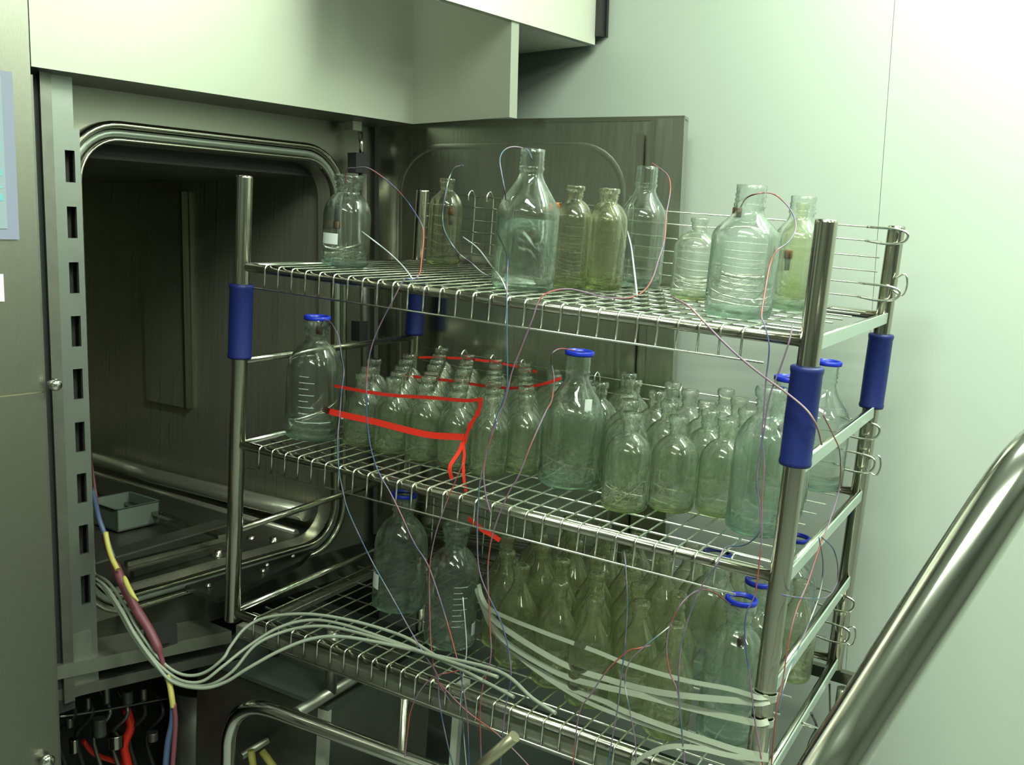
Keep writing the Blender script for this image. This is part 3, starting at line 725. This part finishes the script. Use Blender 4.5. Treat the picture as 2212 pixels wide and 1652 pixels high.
for ri, y0 in enumerate((.205, .275, .345, .415, .485, .548)):
    c = 0; x = .485 + (.040 if ri % 2 == 0 else 0)
    while x < 1.02:
        done = False
        for dx, dy in ((0, 0), (0, .014), (.012, 0), (-.012, .008), (0, -.014), (.02, .012), (.03, 0), (.02, -.012), (.03, .02)):
            xx = x + dx; yy = y0 + dy
            if free(0, xx, yy, .040, .0006) and yy < .552:
                put('yellow', 0, xx, yy, 'yellowish bottle on the bottom shelf, row %s behind the front, %s from left' % (['one', 'two', 'three', 'four', 'five', 'six'][ri], ORD[c]), 'yellowish bottles massed on the bottom shelf', hscale=random.uniform(.97, 1.03)); c += 1
                x = xx + .0815; done = True; break
        if not done: x += .012

# labels and marks on bottles (children that turn with nothing: placed in world, parented)
def toward(o, ang, r, z, dr=.0006):     # a point on the bottle's skin; ang is measured from the side facing the camera
    dv = CAM - o.location; a = math.atan2(dv.y, dv.x) + ang - o.rotation_euler.z
    return V(((r + dr) * math.cos(a), (r + dr) * math.sin(a), z)), a
def patch(o, name, a0, a1, z0, z1, r, m, dr=.0006):
    vs = []; n_ = 8
    for k in range(n_ + 1):
        a = a0 + (a1 - a0) * k / n_
        for z in (z0, z1): vs.append(toward(o, a, r, z, dr)[0])
        for z in (z1, z0): vs.append(toward(o, a, r, z, dr + .0004)[0])
    fs = [(4 * k + j, 4 * k + (j + 1) % 4, 4 * k + 4 + (j + 1) % 4, 4 * k + 4 + j) for k in range(n_) for j in range(4)] + [(0, 1, 2, 3), (4 * n_ + 3, 4 * n_ + 2, 4 * n_ + 1, 4 * n_)]
    return MB().add(vs, fs).build(name, m, o)
MARK = mat('white_print', (.45, .58, .52), .6)
def marks(o, r, a0, z0, z1, n_, curve=True):
    for k in range(n_):
        z = z0 + (z1 - z0) * k / (n_ - 1); patch(o, 'graduation_mark', a0, a0 + (.55 if k % 2 else .35), z, z + .0011, r, MARK)
    if curve: patch(o, 'print_line', a0 - .1, a0 + 1.2, z0 - .018, z0 - .0168, r, MARK)
# angle sign: + turns to the viewer's right
marks(m1, .057, -.55, .060, .135, 7)
marks(b2, .051, .05, .055, .135, 8, False)
patch(b1, 'paper_label', -1.25, -.85, .050, .082, .057, PAPER)
patch(b2, 'paper_label', .95, 1.25, .03, .055, .051, PAPER)
patch(t7, 'paper_label', -.9, -.2, .055, .085, .051, TRAYM)
patch(t1, 'paper_label', -1.2, -.35, .045, .066, .047, PAPER)
patch(m2, 'paper_label', .35, .62, .150, .172, .051, PAPER)
def plug(px, py, y, col_, lab_, hgt=.016, up=None):
    p = onY(px, py, y); e = empty('sensor_plug', lab_, 'plug', 'sensor plugs of the test wires', loc=p)
    MB().lathe([(0, -.008), (.0065, -.008), (.0075, -.005), (.0075, .006), (.006, .008), (0, .008)], 14).build('plug_body', col_, e)
    if up: MB().lathe([(0, .008), (.0055, .0085), (.0055, .038), (.004, .041), (0, .041)] if up > 0 else [(0, -.030), (.0045, -.029), (.0055, -.0085), (0, -.0080)], 12).build('plug_stem', PAPER, e)
    return e
def front_of(o, dx=0.): return o.location.y - KINDS_R.get(o.name, .05)
plug(727, 487, t1.location.y, ORG, 'orange plug with white stem inside the leftmost top shelf bottle', up=1)
plug(975, 457, t2.location.y, ORG, 'orange plug with white stem in the bottle near the back of the top shelf', up=-1)
plug(1592, 458, t9.location.y, BRN, 'brown plug in the neck of the wide clear bottle, top shelf')
plug(1703, 550, t11.location.y, ORG, 'orange plug with white stem in the bottle beside the right front post', up=-1)
plug(690, 713, m1.location.y, BRN, 'brown plug in the neck of the left ringed bottle, middle shelf')
plug(958, 1204, b2.location.y, ORG, 'orange plug in the graduated bottle on the bottom shelf')
plug(1601, 1386, b3.location.y, BRN, 'brown plug in the front right ringed bottle, bottom shelf')
plug(1690, 922, m3.location.y + .02, BRN, 'brown plug between the large bottle and the front post, middle shelf')
plug(1200, 446, t4.location.y - .0, ORG, 'orange plug beside the shoulder of the yellowish bottle, top shelf')

# ================================================================= tapes, ribbons, cables, wires
def blend(*cs, scale=14.):      # sheath whose colour changes along its run (two strands twisted together)
    m, t, b = nt('twisted_wire_sheath'); b.inputs['Roughness'].default_value = .45
    tc = t.nodes.new('ShaderNodeTexCoord'); nz = t.nodes.new('ShaderNodeTexNoise'); nz.inputs['Scale'].default_value = scale; nz.inputs['Detail'].default_value = 1
    cr = t.nodes.new('ShaderNodeValToRGB'); cr.color_ramp.interpolation = 'EASE'
    while len(cr.color_ramp.elements) < len(cs): cr.color_ramp.elements.new(.5)
    for i, c in enumerate(cs): cr.color_ramp.elements[i].position = .38 + .24 * i / max(1, len(cs) - 1); cr.color_ramp.elements[i].color = (*c, 1)
    t.links.new(tc.outputs['Object'], nz.inputs['Vector']); t.links.new(nz.outputs['Fac'], cr.inputs[0]); t.links.new(cr.outputs[0], b.inputs['Base Color'])
    return m
c_r, c_b, c_p, c_w, c_k, c_c = (.33, .07, .05), (.05, .08, .18), (.20, .13, .20), (.42, .46, .44), (.38, .24, .20), (.05, .11, .16)
W_RP = blend(c_r, c_p); W_RB = blend(c_r, c_p, c_b); W_BP = blend(c_b, c_p, c_c); W_PG = blend(c_p, c_c, c_w); W_PK = blend(c_k, c_p); W_WH = blend(c_w, (.5, .55, .6))
def wire(name, label, pts, m, r=.0012, y=-.03, cat='wire', group='thin sensor wires hanging down the rack'):
    """pts: (px, py) on the plane y, or (px, py, y)"""
    P = [onY(p[0], p[1], p[2] if len(p) > 2 else y) for p in pts]
    o = MB().tube([p for p in spline(P, 5)], r, 6).build(name, m)
    return tag(o, label, cat, group)
yt1, yt2, yt3 = t1.location.y, t2.location.y, t3.location.y
wire('sensor_wire', 'red to blue sensor wire arching from the leftmost top bottle down the whole rack',
     [(745, 400, yt1), (750, 366, yt1 - .02), (767, 363, yt1 - .05), (792, 362, yt1 - .08), (819, 377, yt1 - .12), (852, 404, yt1 - .15), (881, 437, .12), (903, 470, .09), (913, 491, .08), (915, 516, .06), (911, 557, .04), (906, 592, .012), (890, 604, -.01), (873, 604, -.022), (851, 644), (825, 694), (806, 738), (796, 782), (792, 831), (792, 885), (796, 934), (803, 975), (817, 1018), (842, 1062), (865, 1108), (895, 1173), (922, 1215), (941, 1265), (964, 1338), (987, 1422), (999, 1479), (1010, 1556), (1014, 1680)], W_RB)
wire('sensor_wire', 'blue and violet sensor wire looping over the mouth of the largest top bottle',
     [(1150, 345, yt3), (1140, 325, yt3), (1113, 317, yt3 - .02), (1091, 323, yt3 - .05), (1080, 342, yt3 - .07), (1083, 372, yt3 - .08), (1091, 415, yt3 - .085), (1095, 461, .22), (1097, 502, .18), (1097, 557, .10), (1095, 617, .0), (1095, 677, -.025), (1095, 722), (1096, 803), (1094, 844), (1070, 907), (1054, 967), (1038, 1035), (1033, 1085), (1031, 1154), (1035, 1230), (1056, 1288), (1083, 1345), (1098, 1403), (1104, 1460), (1094, 1517), (1085, 1590), (1080, 1680)], W_BP)
wire('sensor_wire', 'pale blue-grey wire curling out of the back left top bottle onto the shelf',
     [(1000, 357, yt2 - .02), (982, 363, yt2), (971, 383, yt2), (963, 415, yt2 - .05), (956, 461, yt2 - .05), (959, 494, yt2 - .05), (971, 519, yt2 - .06), (993, 549, yt2 - .10), (1018, 568, yt2 - .18), (1039, 587, yt2 - .22), (1056, 597, yt2 - .26)], W_PG, .0015, group='short wires on the top shelf')
wire('sensor_wire', 'short white wire running down from the leftmost top bottle to the shelf edge', [(781, 500, yt1 - .05), (813, 524, yt1 - .08), (846, 551, .10), (873, 578, .04), (892, 604, -.005)], W_WH, .0014, group='short wires on the top shelf')
wire('sensor_wire', 'white wire sloping down to the foot of the largest top bottle', [(1000, 512, .3), (1031, 535, .25), (1058, 570, .15), (1083, 603, .06), (1097, 636, -.005)], W_WH, .0014, group='short wires on the top shelf')
wire('sensor_wire', 'red wire lying along the top shelf and climbing beside the dark blue-green bottle',
     [(1408, 352, .45), (1429, 366, .44), (1444, 382, .42), (1448, 412, .40), (1439, 466, .36), (1435, 518, .32), (1422, 563, .24), (1410, 600, .16), (1392, 627, .09), (1362, 643, .04), (1307, 642, .02), (1271, 633, .02), (1229, 624, .012), (1189, 630, -.01), (1165, 648, -.022), (1150, 690), (1122, 762), (1106, 803), (1092, 860), (1066, 930), (1046, 1000), (1048, 1060), (1060, 1110)], W_RP)
wire('sensor_wire', 'wire from the blue-ringed bottle mid shelf, dropping red to the shelf below',
     [(1240, 757, m2.location.y), (1210, 753, m2.location.y - .03), (1192, 765, m2.location.y - .06), (1192, 786, .25), (1197, 819, .2), (1192, 863, .1), (1177, 893, .02), (1148, 958, -.02), (1121, 1026), (1097, 1068), (1068, 1140), (1056, 1200), (1054, 1250), (1058, 1345), (1060, 1422), (1041, 1491), (1037, 1556), (1041, 1680)], W_RP)
wire('sensor_wire', 'white wire hanging in front of the dark blue-green bottle, top shelf', [(1332, 454, t7.location.y - .06), (1350, 488, t7.location.y - .07), (1362, 527, t7.location.y - .09), (1371, 594, .16), (1376, 638, .04)], W_WH, .0018, group='short wires on the top shelf')
wire('sensor_wire', 'blue looped wire by the wide right-hand top bottle, pink lower down',
     [(1590, 470, t9.location.y), (1610, 430, t9.location.y), (1643, 417, t9.location.y - .02), (1673, 420, .25), (1700, 443, .22), (1716, 470, .2), (1718, 497, .18), (1703, 523, .15), (1676, 543, .12), (1663, 573, .10), (1653, 626, .05), (1645, 680, -.0), (1651, 700, -.022), (1661, 740), (1660, 776), (1655, 816), (1650, 883), (1646, 950), (1651, 1000), (1646, 1083), (1646, 1149), (1640, 1216), (1631, 1283), (1612, 1326), (1609, 1378), (1617, 1442), (1625, 1506), (1633, 1571), (1652, 1680)], W_RB)
wire('sensor_wire', 'violet wire from the right end of the top shelf curling under the middle shelf',
     [(1712, 700, .0), (1706, 733), (1686, 793), (1673, 826), (1660, 866), (1650, 933), (1635, 1033), (1643, 1110), (1640, 1150), (1610, 1176, -.01), (1567, 1183, .0), (1550, 1216, -.03), (1527, 1249), (1508, 1281), (1482, 1352), (1469, 1410), (1466, 1490), (1472, 1571), (1482, 1680)], W_BP)
wire('sensor_wire', 'pinkish wire slanting from the top shelf edge across the front right blue sleeve',
     [(1450, 640, .05), (1480, 656, .0), (1500, 673, -.03), (1550, 726), (1600, 773), (1650, 813), (1700, 849, -.035), (1740, 883, -.04), (1758, 908, -.035), (1768, 930, -.0), (1775, 960, .03)], W_PK, .0016)
wire('sensor_wire', 'mauve wire falling from the left ringed bottle down across both lower shelf edges',
     [(690, 705, m1.location.y), (705, 690, m1.location.y - .02), (722, 708, .15), (733, 735, .12), (738, 771, .1), (743, 803, .07), (738, 844, .05), (735, 885, .04), (730, 940, .02), (730, 985, -.02), (733, 1021), (741, 1062), (750, 1097), (773, 1150), (807, 1219), (846, 1288), (884, 1357), (922, 1422), (945, 1460), (949, 1517), (964, 1594), (985, 1680)], W_BP)
wire('sensor_wire', 'thin violet wire hanging left of the graduated bottom bottle', [(1000, 1000, -.03), (987, 1031), (957, 1104), (938, 1165), (928, 1230), (928, 1307), (932, 1403), (944, 1465), (975, 1520)], W_RP, .0010)
wire('sensor_wire', 'red wire leaving the bottom shelf edge and dropping at left below it', [(1003, 1441, -.0), (983, 1450, -.01), (941, 1460, -.02), (911, 1487), (888, 1533), (880, 1586), (869, 1680)], W_RP)
wire('sensor_wire', 'red wire running right and down below the bottom shelf edge', [(940, 1465, -.02), (964, 1491), (1010, 1537), (1075, 1586), (1137, 1648), (1165, 1685)], W_RP)
wire('sensor_wire', 'blue strand hanging under the bottom shelf, right of the leg', [(1000, 1290), (1008, 1400), (1000, 1460), (998, 1520), (1003, 1600), (1010, 1680)], W_PG, .0010)
wire('sensor_wire', 'violet vertical wire before the yellowish bottles at bottom shelf centre', [(1348, 1190, -.0), (1352, 1226), (1355, 1313), (1350, 1394), (1343, 1452), (1335, 1523), (1324, 1587), (1308, 1680)], W_BP)
wire('sensor_wire', 'pale blue wire crossing down from the neck of a yellowish bottle', [(1450, 1350, .02), (1440, 1358, .0), (1388, 1400), (1360, 1429), (1350, 1474), (1360, 1532), (1372, 1600), (1375, 1680)], W_PG, .0010)
wire('sensor_wire', 'red wire sloping down left across the white ribbons', [(1405, 1394, -.0), (1380, 1400), (1356, 1407), (1314, 1445), (1276, 1500), (1250, 1545), (1235, 1680)], W_RP)
wire('sensor_wire', 'red wire looping out of the front right ringed bottle on the bottom shelf', [(1600, 1320, b3.location.y), (1582, 1308, b3.location.y - .02), (1540, 1278, .06), (1508, 1275, .02), (1475, 1300), (1450, 1345), (1440, 1394), (1446, 1449), (1464, 1495), (1470, 1560)], W_RP)
def rwire(label, pts, m, x=RW + .03, r=.0011):
    o = MB().tube(spline([onX(a, b, x) for a, b in pts], 5), r, 6).build('sensor_wire', m); tag(o, label, 'wire', 'wires on the right end of the rack')
rwire('red wire following the right end of the rack from middle shelf down', [(1778, 895), (1800, 940), (1814, 977), (1814, 1050), (1791, 1128), (1773, 1173), (1746, 1255), (1723, 1310), (1705, 1378), (1691, 1469), (1677, 1537), (1664, 1680)], W_RP)
rwire('blue wire following the lower right end rails', [(1769, 1160), (1778, 1219), (1769, 1287), (1732, 1383), (1709, 1437), (1691, 1492), (1680, 1540)], W_PG)
rwire('dark wire arching beside the rear right post', [(1775, 1160), (1800, 1185), (1810, 1225), (1806, 1262), (1785, 1290), (1740, 1292), (1690, 1285)], W_BP)
o = MB().tube(spline([onX(1752, 1540, RW + .05), onX(1764, 1570, RW + .05), onX(1750, 1600, RW + .05), onX(1725, 1680, RW + .05)], 5), .0022, 8).build('black_cable', BLACK)
tag(o, 'black cable hanging below the right end of the bottom shelf', 'cable')

# red tape round the small bottles
ycam = V((0, -1, .25)).normalized()
def tape(name, label, pts, wd, par=None, m=RED):
    P = spline([onY(*p) for p in pts], 5)
    o = MB().strip(P, wd, ycam, .0004).build(name, m); return tag(o, label, 'tape')
tape('red_tape', 'wide red tape band wrapped round the front of the small bottles, middle shelf', [(697, 884, .125), (703, 886, .108), (743, 896, .105), (811, 911, .105), (880, 929, .105), (934, 940, .105), (1002, 944, .105)], .0125)
tape('red_tape', 'thin upper red tape across the necks of the front small bottles', [(722, 833, .115), (792, 846, .106), (852, 854, .106), (934, 859, .106), (1005, 865, .106), (1043, 862, .106)], .0065)
tape('red_tape', 'red tape twisting down from the upper band to the knot', [(1038, 866, .105), (1036, 880, .104), (1030, 896, .103), (1016, 918, .102), (1008, 940, .102), (998, 965, .101)], [.008, .010, .010, .008, .007, .007, .007] * 5)
tape('red_tape', 'left tail of the red tape knot hanging to the shelf', [(999, 955, .102), (992, 975, .09), (974, 1003, .075), (972, 1018, .07), (976, 1034, .07)], .0075)
tape('red_tape', 'right tail of the red tape knot falling through the shelf', [(1000, 955, .101), (1003, 980, .09), (1001, 1005, .08), (1002, 1032, .07), (1006, 1062, .066)], .0055)
tape('red_tape', 'red tape band over the bottle necks in the second block behind', [(885, 812, .36), (934, 818, .355), (988, 824, .35), (1043, 833, .345), (1097, 838, .34), (1138, 836, .335), (1179, 828, .33), (1212, 817, .33)], .0060)
tape('red_tape', 'farthest red tape band near the back guard, middle shelf', [(905, 772, .55), (950, 772, .553), (1020, 776, .553), (1090, 786, .553), (1160, 803, .55)], .0055)
tape('red_tape', 'loose red tape end lying over a bottle on the bottom shelf', [(1012, 1120, .10), (1025, 1130, .085), (1045, 1146, .08), (1062, 1155, .08), (1080, 1167, .085)], .0085)

# white ribbon cables
def ribbon(label, pts, wd=.0075):
    P = spline([onY(*p) for p in pts], 6)
    nr = [V((0, -1, .55)).normalized()] * len(P)
    o = MB().strip(P, wd, nr, .0006).build('ribbon_cable', RIBB); return tag(o, label, 'cable', 'flat white ribbon cables on the bottom shelf')
ribbon('uppermost white ribbon cable fanning right to the front post', [(1034, 1262, .14), (1044, 1296, .12), (1070, 1322, .10), (1171, 1364, .08), (1286, 1406, .06), (1356, 1434, .04), (1475, 1468, .01), (1572, 1487, -.01), (1618, 1500, -.022), (1640, 1507, -.022), (1660, 1505, -.014)])
ribbon('second white ribbon cable of the fan, just below the top one', [(1032, 1268, .14), (1050, 1310, .12), (1080, 1350, .10), (1209, 1430, .07), (1316, 1468, .05), (1400, 1490, .02), (1475, 1502, .0), (1600, 1514, -.018), (1640, 1518, -.022), (1662, 1514, -.014)], .010)
ribbon('third white ribbon cable of the fan, running to the post foot', [(1030, 1270, .14), (1056, 1330, .12), (1094, 1387, .10), (1209, 1455, .07), (1300, 1482, .04), (1379, 1500, .02), (1508, 1533, -.0), (1600, 1554, -.018), (1640, 1562, -.022), (1660, 1558, -.014)], .010)
ribbon('fourth white ribbon cable, lowest part of the fan over the shelf front', [(1030, 1275, .14), (1060, 1345, .12), (1120, 1410, .10), (1209, 1475, .07), (1305, 1514, .04), (1347, 1535, .02), (1443, 1571, -.0), (1540, 1603, -.016), (1600, 1622, -.022), (1660, 1634, -.022)], .009)
ribbon('fifth white ribbon cable crossing low over the yellowish bottles', [(1033, 1280, .14), (1064, 1360, .12), (1135, 1430, .09), (1230, 1495, .06), (1300, 1530, .03), (1400, 1566, .01), (1500, 1600, -.01), (1580, 1632, -.02), (1640, 1660, -.022)], .007)
ribbon('curled white ribbon cable low beside the front right post', [(1365, 1652, -.03), (1400, 1628, -.03), (1450, 1612, -.03), (1510, 1616, -.03), (1580, 1632, -.03), (1660, 1640, -.03)], .008)
o = MB()
for z in (.163, .125, .155): pass
for zz, nm in ((1500, 'upper'), (1556, 'lower')):
    c0 = onY(1648, zz, -.001); o = MB(); vs = []
    P = [V((RW + .0178 * math.cos(a), .0178 * math.sin(a), c0.z - .002 * math.sin(a))) for a in [k * math.pi / 9 for k in range(9, 22)]]
    mb = MB(); 
    for k in range(len(P) - 1):
        a, b = P[k], P[k + 1]; na = V((a.x - RW, a.y, 0)).normalized() * .0012; nb = V((b.x - RW, b.y, 0)).normalized() * .0012; h = V((0, 0, .0055))
        mb.hexa([a - h, b - h, b - h + nb, a - h + na, a + h, b + h, b + h + nb, a + h + na])
    tag(mb.build('cable_strap', RIBB), '%s white strap wrapped round the front right post' % nm, 'strap')

# four grey sheathed cables from the chamber mouth to the shelf
def cable(name, label, pts, r, m, cat='cable', group=None):
    P = spline([atd(*p) for p in pts], 6); o = MB().tube(P, r, 10).build(name, m); return tag(o, label, cat, group)
def dz(px, py, z=Z0 + .018): q = onZ(px, py, z); return (q - CAM).dot(R[2])
gc = 'grey sheathed cables running from the chamber onto the bottom shelf'
cs0 = [(150, 1225, 2.12), (204, 1241, 2.05), (238, 1262, 1.98), (272, 1313, 1.94), (297, 1358, 1.92), (336, 1413, 1.90)]
cable('sheathed_cable', 'grey cable with the highest arch onto the bottom shelf', cs0 + [(372, 1447, 1.90), (408, 1459, 1.90), (445, 1451, 1.90), (482, 1422, 1.90), (498, 1396, 1.92), (529, 1357, 1.95), (570, 1335, 1.96), (637, 1326, 1.95), (705, 1330, 1.93), (790, 1348, 1.90), (875, 1376, 1.86), (940, 1415, 1.80), (1044, 1470, 1.70)], .0031, GREYC, group=gc)
off1 = [(a - 8, b + 6, c - .01) for a, b, c in cs0]
cable('sheathed_cable', 'grey cable second from the top of the bundle', off1 + [(370, 1458, 1.89), (404, 1473, 1.88), (440, 1470, 1.88), (480, 1440, 1.89), (536, 1396, 1.92), (603, 1355, 1.94), (671, 1339, 1.94), (739, 1348, 1.92), (841, 1382, 1.87), (942, 1420, 1.79), (1037, 1467, 1.71), (1110, 1505, 1.65)], .0031, GREYC, group=gc)
off2 = [(a - 14, b + 10, c + .0) for a, b, c in cs0]
cable('sheathed_cable', 'grey cable third from the top of the bundle', off2 + [(366, 1464, 1.90), (410, 1480, 1.90), (455, 1478, 1.90), (502, 1450, 1.90), (553, 1392, 1.92), (620, 1362, 1.94), (688, 1352, 1.93), (756, 1362, 1.91), (875, 1397, 1.84), (976, 1430, 1.76), (1075, 1462, 1.68)], .0031, GREYC, group=gc)
off3 = [(a - 5, b + 14, c - .015) for a, b, c in cs0]
cable('sheathed_cable', 'lowest grey cable of the bundle, nearest the shelf front', off3 + [(372, 1472, 1.88), (434, 1486, 1.87), (485, 1474, 1.87), (536, 1443, 1.87), (603, 1406, 1.88), (671, 1380, 1.89), (739, 1375, 1.88), (841, 1392, 1.85), (942, 1416, 1.80), (1078, 1450, 1.70), (1150, 1508, 1.62), (1200, 1540, 1.58)], .0033, GREYC, group=gc)
# coloured bundle with yellow sleeves hanging out of the chamber
cable('wire_bundle', 'maroon wire bundle hanging out of the chamber mouth, swelling above the sill', [(195, 985, 2.10), (203, 1040, 2.06), (212, 1100, 2.03), (226, 1160, 2.0), (250, 1225, 1.96), (285, 1300, 1.93), (322, 1360, 1.91), (345, 1410, 1.90), (362, 1470, 1.90)], [.003] * 18 + [.0065] * 6 + [.0095] * 10 + [.009] * 8 + [.005] * 20, PURC)
cable('wire_bundle', 'slate blue wires beside the maroon bundle near the chamber edge', [(198, 1055, 2.05), (206, 1085, 2.03), (214, 1120, 2.0), (228, 1158, 1.985), (245, 1205, 1.95)], .0050, BLUC)
cable('wire_bundle', 'blue wires continuing down from the lower yellow sleeve', [(374, 1520, 1.885), (372, 1560, 1.885), (362, 1610, 1.885), (355, 1690, 1.885)], .0060, BLUC)
cable('wire_bundle', 'purple wires alongside the blue ones below the lower yellow sleeve', [(376, 1520, 1.88), (379, 1560, 1.88), (376, 1610, 1.88), (370, 1690, 1.88)], .0045, PURC)
cable('yellow_sleeve', 'upper yellow sleeve on the wire bundle in front of the chamber', [(228, 1150, 1.97), (234, 1180, 1.96), (243, 1208, 1.945), (254, 1230, 1.935)], .0050, YEL, 'sleeve')
cable('yellow_sleeve', 'middle yellow sleeve tapering along the maroon bundle', [(268, 1245, 1.925), (276, 1265, 1.915), (287, 1285, 1.905), (299, 1298, 1.90)], [.003, .004, .0045, .005, .005, .005, .005, .005, .005, .005, .005, .005, .0045, .004, .0035, .003, .002, .002, .002, .002, .002], YEL, 'sleeve')
cable('yellow_sleeve', 'lower yellow sleeve on the bundle below the sill', [(362, 1458, 1.89), (367, 1480, 1.885), (371, 1505, 1.88), (374, 1528, 1.88)], .0055, YEL, 'sleeve')

o = MB().tube([onX(1733, 1562, RW + .05), onX(1796, 1581, RW + .05)], .0022, 8).build('steel_pin', CHROME); tag(o, 'short bright steel pin at the right end of the bottom shelf', 'pin')
o = MB().tube(spline([onX(1792, 1475, RW + .06), onX(1793, 1560, RW + .06), onX(1791, 1620, RW + .06), onX(1788, 1690, RW + .06)], 5), .0016, 8).build('black_cable', BLACK)
tag(o, 'thin black cable hanging straight down beside the foot of the tube handle', 'cable')
